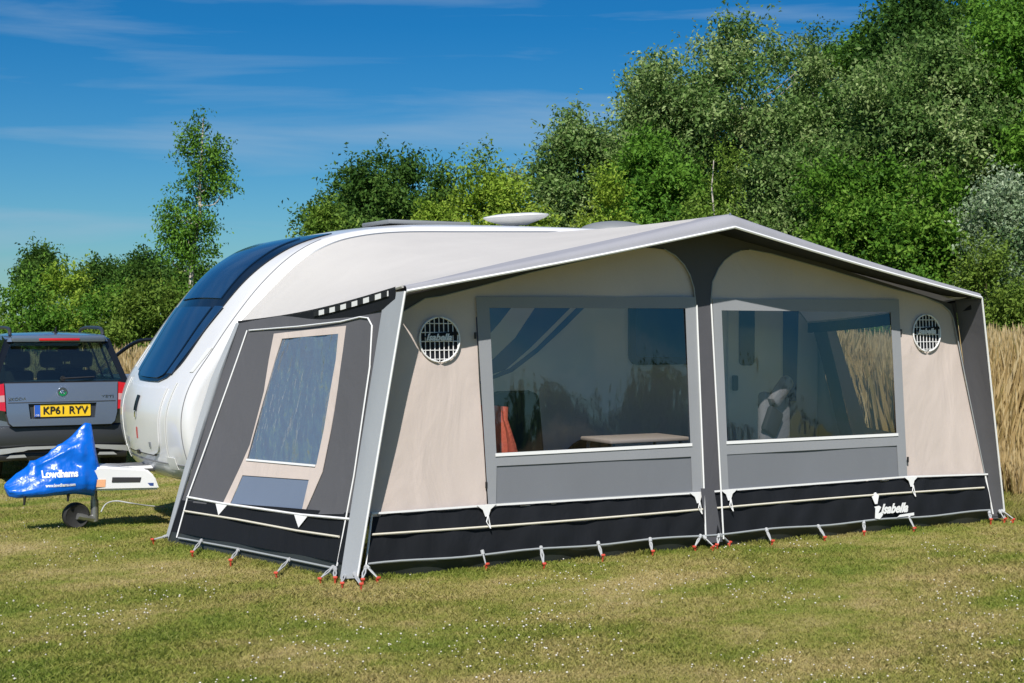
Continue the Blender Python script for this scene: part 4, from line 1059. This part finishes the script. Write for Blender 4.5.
bm = bmesh.new(); tube(bm, [rface(x_, .935)[0] + np.array([0, -.042, 0]) for x_ in np.linspace(-.60, .60, 9)], .006, 6)
from_bm('tailgate_crease', bm, M['bumper'], o, True)
bm = bmesh.new(); disc(bm, (0, rface(0, 1.045)[0][1] - .03, 1.045), (0, -1, 0), .062, .018, 28, .055); bd = from_bm('badge', bm, M['chrome'], o, True)
bm = bmesh.new(); disc(bm, (0, -.066, 1.045), (0, -1, 0), .046, .006, 24); from_bm('badge_disc', bm, M['green'], bd, True) if False else bm.free()
panel('badge_disc', [(.045 * math.cos(k / 24 * 6.2832), 1.045 + .045 * math.sin(k / 24 * 6.2832)) for k in range(24)], [], rface, M['green'], o, .046, .003, .2)
panel('badge_wing', [(-.025, 1.03), (-.03, 1.06), (-.005, 1.075), (.02, 1.06), (.0, 1.055), (.028, 1.04), (.0, 1.03)], [], rface, M['chrome'], o, .050, .003, .2)
text('lettering', 'SKODA', .05, (-.50, rface(-.5, .965)[0][1] - .045, .975), (1, 0, 0), (0, 0, 1), M['chrome'], o, 0, .0005, .20)
text('lettering', 'YETI', .05, (.51, rface(.51, .985)[0][1] - .045, .985), (1, 0, 0), (0, 0, 1), M['chrome'], o, 0, .0005, .14)
for s_ in (-1, 1):
    lp = panel('tail_light', [(s_ * .625, .835), (s_ * .64, 1.15), (s_ * .755, 1.13), (s_ * .765, .86)], [], rface, M['lens'], CR, .004, .035, .2)
    panel('reversing_lens', [(s_ * .635, .945), (s_ * .638, 1.02), (s_ * .76, 1.01), (s_ * .765, .94)], [], rface, M['lensw'], lp, .028, .013, .2)
    for vz in (.90, 1.07):
        bm = bmesh.new(); disc(bm, (s_ * .70, -.045, vz), (0, -1, 0), .026, .008, 16); from_bm('lamp_ring', bm, M['lens'], lp, True)
bm = bmesh.new(); tube(bm, [(0.02, -.015, 1.20), (.38, .015, 1.215)], [.013, .008], 6); disc(bm, (0.02, .03, 1.20), (0, -1, 0), .03, .05, 12); from_bm('rear_wiper', bm, M['black'], CR, True)
# bumper, skid plate, exhaust
bm = bmesh.new(); rgs = []
for z_, yo, w_ in ((.665, -.05, .80), (.645, -.085, .825), (.56, -.10, .84), (.47, -.095, .835), (.42, -.07, .82), (.36, -.02, .80)):
    rgs.append([bm.verts.new((w_ * math.sin(a) if abs(a) < 1.57 else w_ * math.copysign(1, a), yo + .14 * (1 - math.cos(a)) ** 1.2, z_)) for a in np.linspace(-1.57, 1.57, 25)])
for a, b_ in zip(rgs[:-1], rgs[1:]):
    for k in range(24): bm.faces.new((a[k], a[k + 1], b_[k + 1], b_[k]))
bp_ = from_bm('rear_bumper', bm, M['bumper'], CR, True); bp_.modifiers.new('thickness', 'SOLIDIFY').thickness = .02
for s_ in (-1, 1):
    panel('skid_trim', [(s_ * .80, .33), (s_ * .74, .40), (s_ * .40, .425), (s_ * .02, .425), (s_ * .02, .395), (s_ * .38, .39), (s_ * .72, .34)], [], lambda u, v: (np.array([u, -.075 + .10 * abs(u / .8) ** 3, v]), np.array([0, -1, 0])), M['silver'], bp_, .015, .02, .1)
    panel('skid_insert', [(s_ * .62, .30), (s_ * .58, .33), (s_ * .42, .335), (s_ * .40, .305)], [], lambda u, v: (np.array([u, -.06, v]), np.array([0, -1, 0])), M['silver'], bp_, .015, .02, .1)
bm = bmesh.new(); box(bm, (0, .10, .31), (1.5, .28, .10), None, .03); from_bm('valance', bm, M['black'], CR, True)
for k in (-.33, -.24):
    bm = bmesh.new(); tube(bm, [(k, .2, .27), (k, -.03, .265)], .032, 14, False); ex = from_bm('exhaust_pipe', bm, M['galv'], CR, True); ex.modifiers.new('thickness', 'SOLIDIFY').thickness = .004
for y_ in (.72, 3.3):
    for s_ in (-1, 1):
        bm = bmesh.new(); rg2 = []
        for xo, rr_ in ((.10, .24), (.11, .31), (.08, .335), (-.08, .335), (-.11, .31), (-.10, .24)):
            rg2.append([bm.verts.new((s_ * .715 + xo, y_ + rr_ * math.cos(k * math.pi / 14), .335 + rr_ * math.sin(k * math.pi / 14))) for k in range(28)])
        for a, b_ in zip(rg2[:-1], rg2[1:]):
            for k in range(28): bm.faces.new((a[k], a[(k + 1) % 28], b_[(k + 1) % 28], b_[k]))
        bm.faces.new(rg2[0]); bm.faces.new(rg2[-1][::-1])
        wl = from_bm('wheel', bm, M['rubber'], CR, True)
        bm = bmesh.new(); disc(bm, (s_ * .815, y_, .335), (s_, 0, 0), .22, .015, 24, .20); from_bm('rim', bm, M['silver'], wl, True)
# seats seen through the rear window
for (x, y, z) in ((-.36, .95, 1.10), (.02, .95, 1.10), (.38, .95, 1.10), (-.36, 1.85, 1.15), (.36, 1.85, 1.15)):
    bm = bmesh.new(); box(bm, (x, y, z), (.34, .14, .34), Matrix.Rotation(0, 3, 'X'), .05); st_ = from_bm('seat', bm, M['seatcloth'], CR, True)
    bm = bmesh.new(); box(bm, (x, y + .02, z + .30), (.27, .10, .20), None, .045); tube(bm, [(x - .05, y + .02, z + .1), (x - .05, y + .02, z + .25)], .01); from_bm('headrest', bm, M['seatcloth'], st_, True)
# the front right door stands open: its window frame shows past the tail
dw = empty('open_door', (.80, 2.75, 0)); dw.parent = CR; dw.rotation_euler = (0, 0, R(62))
bm = bmesh.new(); box(bm, (.02, -.53, .78), (.09, 1.05, .75), None, .03); from_bm('door_skin', bm, M['paint'], dw, True)
cord('door_frame', smoothpts([(.02, -.02, 1.14), (.0, -.35, 1.42), (-.04, -.60, 1.58), (-.05, -.80, 1.62), (-.05, -.98, 1.58), (.0, -1.05, 1.14)], 5), .026, M['pillar'], dw, 8)
bm = bmesh.new(); box(bm, (.16, -.12, 1.16), (.20, .10, .14), None, .04); from_bm('door_mirror', bm, M['paint'], dw, True)
bm = bmesh.new(); box(bm, (-.86, 2.55, 1.12), (.18, .10, .14), None, .04); from_bm('door_mirror', bm, M['paint'], CR, True)

# ------------------------------------------------------------------ TREES
def unit(v): return v / (np.linalg.norm(v, axis=-1, keepdims=True) + 1e-9)
def foliage(rng, lobes, nclump, twigs, leaves, ls, tw_len, shell=.5, droop=0., up=.25, aspect=.5, tonevar=.22, floor=.1, upright=0., boughs=11, clear=0):
    """leaves on twigs on clumps; lobes = [(x, y, z, rx, ry, rz)]"""
    lo_ = np.array(lobes); vol = lo_[:, 3] * lo_[:, 4] * lo_[:, 5]; k = rng.choice(len(lo_), nclump, p=vol / vol.sum())
    dirs = unit(rng.normal(size=(nclump, 3)))
    rad = (shell + (1 - shell) * rng.random(nclump) ** .6) * (1 + .10 * rng.normal(size=nclump))
    cen = lo_[k, :3] + dirs * rad[:, None] * lo_[k, 3:]
    btone = np.zeros(nclump)
    if boughs:      # clumps gather round boughs, leaving hollows between them
        bi = rng.choice(nclump, max(6, nclump // boughs), replace=False); bc = cen[bi].copy()
        d2 = ((cen[:, None] - bc[None]) ** 2 * np.array([1, 1, 1.6])).sum(-1); nb_ = d2.argmin(1)
        cen = bc[nb_] + (cen - bc[nb_]) * np.array([.54, .54, .42]); btone = rng.normal(0, .10, len(bi))[nb_]
    if clear:       # the stem shows through a break in the foliage
        keep = (np.abs(cen[:, :2] @ _r[:2]) > clear) | (cen[:, :2] @ _d[:2] > .1); cen, dirs, k, btone = cen[keep], dirs[keep], k[keep], btone[keep]; nclump = len(cen)
    cen[:, 2] = np.maximum(cen[:, 2], floor)
    out = unit(dirs * lo_[k, 3:] * .7 + np.array([0, 0, up]))
    ctone = rng.normal(0, tonevar * .7, nclump) + btone
    # twigs
    n2 = nclump * twigs; ci = np.repeat(np.arange(nclump), twigs)
    tdir = unit(out[ci] * .8 + rng.normal(size=(n2, 3)) * .65 + np.array([0, 0, up * .5 + upright]))
    tl = tw_len * rng.uniform(.45, 1.25, n2)
    base = cen[ci] + rng.normal(size=(n2, 3)) * tw_len * .28
    n3 = n2 * leaves; ti = np.repeat(np.arange(n2), leaves)
    f = rng.uniform(0.05, 1, n3)
    pos = base[ti] + tdir[ti] * (tl[ti] * f)[:, None] + rng.normal(size=(n3, 3)) * ls * .55
    pos[:, 2] -= droop * tl[ti] * f ** 2
    pos[:, 2] = np.maximum(pos[:, 2], .03)
    ax = unit(tdir[ti] * .5 + rng.normal(size=(n3, 3)) * .7 + np.array([0, 0, -.25 - droop]))
    nn = unit(rng.normal(size=(n3, 3)) * .75 + np.array([0, 0, .55]) + out[ci][ti] * .45)
    bb = unit(np.cross(nn, ax))
    s = ls * rng.uniform(.6, 1.35, n3)
    V = np.empty((n3, 4, 3)); nb = unit(np.cross(ax, bb)) * (s * .12)[:, None]
    V[:, 0] = pos - ax * (s * .5)[:, None]; V[:, 1] = pos + bb * (s * aspect * .5)[:, None] + nb
    V[:, 2] = pos + ax * (s * .5)[:, None]; V[:, 3] = pos - bb * (s * aspect * .5)[:, None] + nb
    F = (np.arange(n3) * 4)[:, None] + np.arange(4)
    tone = np.clip(.5 + ctone[ci][ti] + rng.normal(0, .13, n3) + .10 * (f - .5), 0, 1)
    return V.reshape(-1, 3), F, tone, cen
LEAF = {
 'green':  leaf_mat('leaf_green', [(0.045, 0.123, 0.016), (0.112, 0.252, 0.029), (0.202, 0.370, 0.050)]),
 'bright': leaf_mat('leaf_bright', [(.040, .115, .014), (.105, .235, .024), (.24, .38, .06)]),
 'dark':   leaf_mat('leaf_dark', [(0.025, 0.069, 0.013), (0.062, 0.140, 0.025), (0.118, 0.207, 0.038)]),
 'olive':  leaf_mat('leaf_olive', [(0.067, 0.129, 0.018), (0.146, 0.235, 0.034), (0.235, 0.325, 0.056)]),
 'yellow': leaf_mat('leaf_yellow', [(0.106, 0.196, 0.018), (0.224, 0.347, 0.036), (0.370, 0.470, 0.067)]),
 'silver': leaf_mat('leaf_silver', [(0.050, 0.118, 0.025), (0.146, 0.252, 0.062), (0.381, 0.470, 0.196)]),
 'pale':   leaf_mat('leaf_pale', [(.095, .18, .065), (.24, .34, .18), (.46, .54, .37)]),
 'birch':  leaf_mat('leaf_birch', [(0.078, 0.157, 0.020), (0.168, 0.280, 0.040), (0.280, 0.381, 0.067)]),
}
BARK = mat('brown_bark', (.12, .09, .06), .9, 0, .2, (9, (.06, .045, .03), .9), (14, .8, .05))
BARKP = mat('pale_bark', (.36, .31, .25), .85, 0, .2, (6, (.16, .13, .10), .9), (12, .6, .03))
BARKW = mat('white_birch_bark', (.62, .57, .50), .75, 0, .2, (7, (.16, .12, .09), .9), (12, .5, .02))
def tree(name, label, cat, group, pos, lobes, leafkind, bark, trunk_h, trunk_r, nclump, twigs, leaves, ls, tw_len, seed, limbs=14, lean=(0, 0), **kw):
    rng = np.random.default_rng(seed)
    t = empty(name, pos, label=label, cat=cat, group=group)
    V, F, tone, cen = foliage(rng, lobes, nclump, twigs, leaves, ls, tw_len, **kw)
    link('crown', np_mesh('crown', V, F, tone), LEAF[leafkind], t, False)
    bm = bmesh.new(); wob = rng.normal(size=(9, 2)) * trunk_r * .6
    path = [np.array([lean[0] * (k / 8) ** 1.3 + wob[k, 0] * (k > 0), lean[1] * (k / 8) ** 1.3 + wob[k, 1] * (k > 0), trunk_h * k / 8 - .05]) for k in range(9)]
    tube(bm, path, [trunk_r * (1.25 if k == 0 else 1) * (1 - .10 * k) for k in range(9)], 9)
    for c in cen[rng.choice(len(cen), min(limbs, len(cen)), replace=False)]:
        zf = np.clip(c[2] - .35 * np.hypot(c[0], c[1]), .2 * trunk_h, .98 * trunk_h) / trunk_h * 8
        k = int(min(zf, 7)); s = path[k] + (path[k + 1] - path[k]) * (zf - k)
        mid = (s + c) / 2 + np.array([0, 0, -.12 * np.linalg.norm(c - s)]) + rng.normal(size=3) * .08
        r0 = trunk_r * .42 * (1 - .07 * zf)
        tube(bm, smoothpts([s, mid, c], 3), np.linspace(r0, r0 * .25, 7), 6)
    from_bm('trunk', bm, bark, t, True)
    return t
def place(px_, D):
    p = far(px_, HOR, D); return (p[0], p[1], float(ground_z(p[0], p[1])) - .02)
def z_of(y, D): return 1.65 + (HOR - y) / FOC * D
def w_of(wpx, D): return wpx / FOC * D
def crown_lobes(rng, w_, z0, z1, shape, n=9):
    """overlapping lobes that fill a crown of width w_ between heights z0 and z1"""
    out = []; H = z1 - z0
    for k in range(n):
        f = (k + .5) / n if n > 1 else .5
        pr = {'round': math.sqrt(max(.05, 1 - (1.75 * f - .8) ** 2)), 'cone': .95 * (1 - f) ** .8 + .12, 'egg': math.sqrt(max(.08, 1 - abs(2.1 * f - .85) ** 2.2)), 'dome': math.sqrt(max(.06, 1 - f ** 2.4))}[shape]
        r = w_ / 2 * pr; a = rng.uniform(0, 6.28); of = r * .42 * rng.uniform(.3, 1)
        rr_ = r * rng.uniform(.62, .82); rz = H / n * rng.uniform(.95, 1.5)
        out.append((of * math.cos(a), of * math.sin(a), z0 + H * f * .93 + 0 * rz, rr_, rr_, rz))
        a += rng.uniform(1.8, 4)
        out.append((of * 1.15 * math.cos(a), of * 1.15 * math.sin(a), z0 + H * min(.95, f * .93 + rng.uniform(-.05, .05)), rr_ * .8, rr_ * .8, rz * .9))
    return out
# px, crown top y, crown width px, crown base y, depth, leaf, bark, shape, clumps, leaf size, twig, name, label, extra
TREES = [
 # ---- left of the caravan
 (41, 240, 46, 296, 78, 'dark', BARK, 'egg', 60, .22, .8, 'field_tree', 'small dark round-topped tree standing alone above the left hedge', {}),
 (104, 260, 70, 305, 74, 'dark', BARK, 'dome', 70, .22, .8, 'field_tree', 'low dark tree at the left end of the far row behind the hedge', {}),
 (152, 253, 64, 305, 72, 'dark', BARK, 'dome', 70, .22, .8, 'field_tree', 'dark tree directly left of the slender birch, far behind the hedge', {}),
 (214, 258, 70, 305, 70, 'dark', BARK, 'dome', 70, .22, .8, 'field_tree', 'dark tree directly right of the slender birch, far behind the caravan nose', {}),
 # ---- middle group over the caravan roof
 (316, 178, 74, 330, 38, 'birch', BARK, 'cone', 130, .13, .55, 'small_tree', 'light olive pointed tree at the left end of the group above the caravan roof', {'upright': .25}),
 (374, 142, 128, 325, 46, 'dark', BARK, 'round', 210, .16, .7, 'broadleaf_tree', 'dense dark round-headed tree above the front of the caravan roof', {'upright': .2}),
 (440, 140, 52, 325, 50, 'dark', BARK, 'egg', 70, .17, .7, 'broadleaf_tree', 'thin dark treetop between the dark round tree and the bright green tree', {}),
 (428, 176, 62, 330, 37, 'yellow', BARK, 'cone', 100, .12, .5, 'small_tree', 'yellow-green sapling in front of the dark round tree', {'upright': .25}),
 (490, 134, 104, 330, 40, 'yellow', BARK, 'egg', 170, .13, .6, 'small_tree', 'bright yellow-green tree just left of the roof aerial dish', {'upright': .2}),
 (580, 80, 122, 330, 43, 'silver', BARK, 'round', 300, .15, .7, 'willow_tree', 'grey-green willow with a double top behind the roof aerial dish', {}),
 (604, 166, 84, 330, 34, 'yellow', BARK, 'cone', 130, .11, .5, 'small_tree', 'light green young tree in front of the grey-green willow', {'upright': .2}),
 (650, 118, 104, 330, 41, 'green', BARK, 'round', 180, .15, .7, 'broadleaf_tree', 'mid green tree between the willow and the tall silvery poplar', {}),
 (738, 12, 225, 300, 50, 'silver', BARKP, 'round', 420, .17, .9, 'poplar_tree', 'tall silvery poplar above the awning peak with sky gaps in its crown', {'shell': .62}),
 (656, 34, 104, 300, 51, 'silver', BARKP, 'round', 210, .16, .8, 'poplar_tree', 'silvery poplar at the left shoulder of the tall poplar above the awning peak', {}),
 (712, 112, 104, 330, 35, 'birch', BARKW, 'cone', 150, .10, .5, 'birch_tree', 'birch with a pale bare trunk rising just behind the awning peak', {'bare': 1, 'clear': .22, 'tr': .06}),
 (786, 150, 120, 330, 43, 'silver', BARK, 'round', 190, .15, .7, 'willow_tree', 'grey-green willow to the right of the awning peak', {}),
 # ---- right hand mass
 (815, -14, 86, 250, 54, 'silver', BARKP, 'egg', 100, .16, .9, 'poplar_tree', 'sparse-topped silvery poplar reaching to the top edge of the picture', {'shell': .3}),
 (905, -70, 190, 300, 48, 'dark', BARK, 'egg', 420, .18, .9, 'broadleaf_tree', 'very tall dark green tree cut by the top of the picture', {}),
 (922, 30, 150, 215, 41, 'silver', BARKP, 'round', 300, .15, .8, 'poplar_tree', 'silver-leaved poplar with pale limbs in front of the very tall dark tree', {}),
 (860, 150, 150, 335, 38, 'bright', BARK, 'dome', 270, .15, .7, 'broadleaf_tree', 'bright green leafy tree over the right roof slope of the awning', {}),
 (935, 180, 110, 335, 36, 'bright', BARK, 'dome', 190, .15, .7, 'broadleaf_tree', 'bright green leafy tree above the right corner of the awning', {}),
 (1030, -60, 170, 250, 42, 'green', BARKP, 'round', 300, .16, .9, 'broadleaf_tree', 'green tree with bare pale branches at the upper right edge', {}),
 (1012, 172, 66, 300, 33, 'pale', BARKP, 'round', 150, .12, .6, 'white_poplar', 'small white poplar with almost white leaves above the dark olive bush', {}),
 (955, -40, 170, 300, 51, 'green', BARK, 'round', 330, .18, .9, 'broadleaf_tree', 'tall green tree filling the sky between the very tall dark tree and the right edge', {}),
 (868, 20, 120, 300, 50, 'green', BARK, 'round', 260, .18, .9, 'broadleaf_tree', 'green tree just right of the sparse-topped poplar', {}),
 (1095, 60, 150, 335, 38, 'green', BARK, 'egg', 160, .17, .9, 'broadleaf_tree', 'mid green tree cut by the right edge of the picture', {}),
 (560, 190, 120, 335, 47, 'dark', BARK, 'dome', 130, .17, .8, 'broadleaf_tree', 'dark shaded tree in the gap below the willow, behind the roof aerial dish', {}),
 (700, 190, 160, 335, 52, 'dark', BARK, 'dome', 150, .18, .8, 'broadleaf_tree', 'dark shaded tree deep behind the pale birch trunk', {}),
 (810, 100, 150, 335, 52, 'green', BARK, 'egg', 210, .18, .8, 'broadleaf_tree', 'mid green tree deep between the poplars and the bright green trees', {}),
]
for k, (px_, ty, wpx, by, D, lf, bk, shp, ncl, ls, tw_, nm, lab, ex) in enumerate(TREES):
    rng = np.random.default_rng(100 + k); ex = dict(ex); bare = ex.pop('bare', 0); trad = ex.pop('tr', None)
    z1 = z_of(ty, D); z0 = max(.25, z_of(by, D)); W_ = w_of(wpx, D) * (1.22 if ty < 240 else 1.0)
    lob = crown_lobes(rng, W_, z0, z1 - tw_ * .35, shp, 8 if z1 - z0 > 3 else 5)
    tree(nm, lab, 'tree', 'trees along the field edge', place(px_, D), lob, lf, bk, z1 * (.84 if bare else .76), trad or .05 + .014 * z1, int(ncl * 1.6), 13, 12, ls * .88, tw_, 300 + k, limbs=26 if not bare else 16, **ex)
# the slender birch left of the caravan: drawn limb by limb
D = 37.; bp0 = place(187, D)
lob = []
for (x, y, w_, h_) in ((207, 122, 18, 26), (197, 135, 22, 24), (212, 140, 22, 26), (188, 150, 26, 26), (205, 160, 44, 30), (222, 178, 28, 24), (180, 172, 20, 22), (196, 190, 44, 30), (222, 196, 26, 20), (165, 212, 24, 20), (186, 218, 50, 34), (206, 224, 30, 26), (176, 240, 42, 30), (196, 248, 36, 26), (160, 232, 22, 18), (184, 262, 36, 24), (208, 176, 22, 24)):
    lob.append((w_of(x - 187, D) * _r[0] + 0, w_of(x - 187, D) * _r[1], z_of(y, D) - bp0[2], w_of(w_ / 2.3, D), w_of(w_ / 2.3, D), w_of(h_ / 2.2, D)))
tree('birch_tree', 'slender airy birch with a white trunk standing left of the caravan roof', 'tree', 'trees along the field edge', bp0, lob, 'green', BARKW, z_of(116, D), .085, 175, 9, 8, .085, .42, 77, limbs=34, lean=(w_of(18, D) * _r[0], w_of(18, D) * _r[1]), shell=.15, droop=.6, upright=-.1, boughs=5)
# hedge of separate bushes behind the car
BUSH = [(-30, 276, 124, 31, 'yellow', 'yellow-green hedge bush cut by the left edge of the picture'), (22, 272, 122, 30, 'bright', 'rounded bright green bush behind the car roof, below the lone dark tree'),
        (72, 266, 110, 33, 'yellow', 'tall yellow-green bush behind the middle of the car roof'), (122, 270, 110, 31, 'bright', 'green bush behind the right roof rail of the car'),
        (150, 270, 96, 30, 'olive', 'olive green bush between the car and the caravan nose'), (190, 268, 100, 32, 'bright', 'green bush at the foot of the slender birch'), (236, 276, 104, 34, 'olive', 'olive bush half hidden by the dark front window of the caravan')]
for k, (px_, ty, wpx, D, lf, lab) in enumerate(BUSH):
    rng = np.random.default_rng(500 + k); z1 = z_of(ty, D)
    tree('hedge_bush', lab, 'bush', 'hedge bushes behind the car', place(px_, D), crown_lobes(rng, w_of(wpx, D) * 1.1, .2, z1 - .2, 'dome', 5), lf, BARK, z1 * .7, .05, 190, 11, 10, .085, .42, 520 + k, limbs=10, upright=.2)
RB = [(985, 238, 100, 27, 'olive', 'dark olive bush above the tall dry grass beside the right wing'), (1050, 246, 110, 27, 'olive', 'olive bush at the right edge above the tall dry grass'), (920, 262, 90, 30, 'green', 'green bush behind the right eave of the awning')]
for k, (px_, ty, wpx, D, lf, lab) in enumerate(RB):
    rng = np.random.default_rng(600 + k); z1 = z_of(ty, D)
    tree('field_bush', lab, 'bush', 'bushes beyond the tall grass', place(px_, D), crown_lobes(rng, w_of(wpx, D) * 1.1, .2, z1 - .2, 'dome', 6), lf, BARK, z1 * .7, .05, 240, 13, 10, .075, .42, 620 + k, limbs=10, upright=.3)

# ------------------------------------------------------------------ tall dry grass: beside the awning, and along the foot of the trees
M['hay'] = leaf_mat('dry_tall_grass', [(.22, .18, .06), (.42, .31, .13), (.58, .44, .22), (.70, .58, .34)], .7, .35)
rng = np.random.default_rng(9)
n = 150000
q = rng.random((n, 2)); X = 6.35 + 9 * q[:, 0] ** 1.4; Y = .35 + 15 * q[:, 1] ** 1.2
k_ = (Y > .25 + .12 * np.sin(X * 3)) & (X > 6.3 + .12 * np.sin(Y * 2.3) + .10 * Y * 0); P1 = np.column_stack([X, Y])[k_]
n = 75000; pxs = rng.uniform(-40, 1100, n); Ds = 24 + 6.5 * rng.random(n)
P2 = CAM[None, :2] + _d[None, :2] * Ds[:, None] + _r[None, :2] * ((pxs - 512) / FOC * Ds)[:, None]
n = 40000; X = rng.uniform(6.3, 26, n); Y = rng.uniform(6, 24, n); P3 = np.column_stack([X, Y])
n = 50000; P4 = np.column_stack([rng.uniform(-22, 14, n), rng.uniform(-24, -18.5, n)])
P = np.concatenate([P1, P2, P3, P4]); P = P[~((P[:, 0] < 6.2) & (P[:, 1] < 5))]
hh = np.where(np.arange(len(P)) < len(P1), 1.0, .8) * rng.uniform(.75, 1.5, len(P)) * (1 + .12 * np.sin(P[:, 0] * 1.7) * np.sin(P[:, 1] * 1.3))
edge = np.clip((P[:, 1] - .2) / 1.2, .35, 1); hh[:len(P1)] *= edge[:len(P1)]
P3d = np.column_stack([P, ground_z(P[:, 0], P[:, 1])])
V, F = blades(P3d, hh, np.where(np.arange(len(P)) < len(P1), .0012, .006), .24, rng)
tn = np.clip(rng.normal(.46, .24, len(F)) + .14 * np.sin(P[:, 0] * 5) * np.sin(P[:, 1] * 3.1), 0, 1)
# seed heads on a share of the stalks
tips = V.reshape(-1, 4, 3)[:, 3]; sh = rng.random(len(tips)) < .5; tp_ = tips[sh]
a = rng.uniform(0, 6.28, len(tp_)); sc_ = np.where(np.flatnonzero(sh) < len(P1), .006, .014)
dv = np.stack([np.cos(a), np.sin(a), 0 * a], 1) * sc_[:, None]
V2 = np.stack([tp_ + [0, 0, -.07], tp_ + dv, tp_ + [0, 0, .06], tp_ - dv], 1)
F2 = (np.arange(len(tp_)) * 4)[:, None] + np.arange(4) + len(V)
tn2 = np.clip(rng.normal(.75, .15, len(F2)), 0, 1)
o = link('tall_grass', np_mesh('tall_grass', np.concatenate([V, V2.reshape(-1, 3)]), np.concatenate([F, F2]), np.concatenate([tn, tn2])), M['hay'], smooth=False)
tag(o, 'tall straw-coloured meadow grass beside the awning and under the trees', 'tall grass', kind='stuff')
# fresh green fringe where the mower stops
n = 26000; X = rng.uniform(5.95, 9, n); Y = -.1 + .55 * rng.random(n) + .10 * np.sin(X * 4)
X = np.append(X, rng.uniform(-.02, 5.7, 5200)); Y = np.append(Y, -.055 + .05 * rng.random(5200)); q_ = rng.random(2600); X = np.append(X, -.04 - .555 * q_ - .05 * rng.random(2600)); Y = np.append(Y, .05 + 2.16 * q_); n = len(X)
P = np.column_stack([X, Y, ground_z(X, Y)]); V, F = blades(P, rng.uniform(.06, .26, n) * np.where(X < 5.9, (.42 + .25 * np.sin(X * 9) * np.sin(X * 3.7 + Y * 5)) * np.where(Y > 0, .34 / np.maximum(.34, Y + .35), 1), 1) * np.clip((Y + .35), .2, 1), .0028, .6, rng)
tag(link('grass_fringe', np_mesh('grass_fringe', V, F, np.clip(rng.normal(.3, .15, n), 0, 1)), M['lawn'], smooth=False), 'longer green grass along the foot of the awning and the edge of the lawn', 'grass', kind='stuff')

# the wood on the far side of the field, behind the photographer: what the vinyl windows mirror
rng = np.random.default_rng(21); lob = []
for k in range(34):
    a = -math.pi / 2 - .25 + rng.uniform(-.95, .95); dd = rng.uniform(44, 56); hgt = rng.uniform(1.8, 4.4)
    x, y = 2 + dd * math.cos(a), dd * math.sin(a)
    for q in range(3): lob.append((x + rng.normal() * 1.2, y + rng.normal() * 1.2, hgt * (.2 + .3 * q), 2.3, 2.3, hgt * .28))
for k in range(26):
    pq = rng.uniform(-620, -120) if k % 2 else rng.uniform(1190, 1750); dd = rng.uniform(33, 44); q0 = far(pq, HOR, dd); hgt = rng.uniform(2.5, 4.5) if k % 2 else rng.uniform(4, 9)
    for q in range(3): lob.append((q0[0] + rng.normal() * .8, q0[1] + rng.normal() * .8, hgt * (.18 + .3 * q), 2.0, 2.0, hgt * .26))
V, F, tone, _ = foliage(rng, lob, 2600, 9, 7, .36, 1.1)
tag(link('far_wood', np_mesh('far_wood', V, F, tone), LEAF['dark'], smooth=False), 'continuous dark wood running round the other sides of the field', 'wood', kind='stuff')
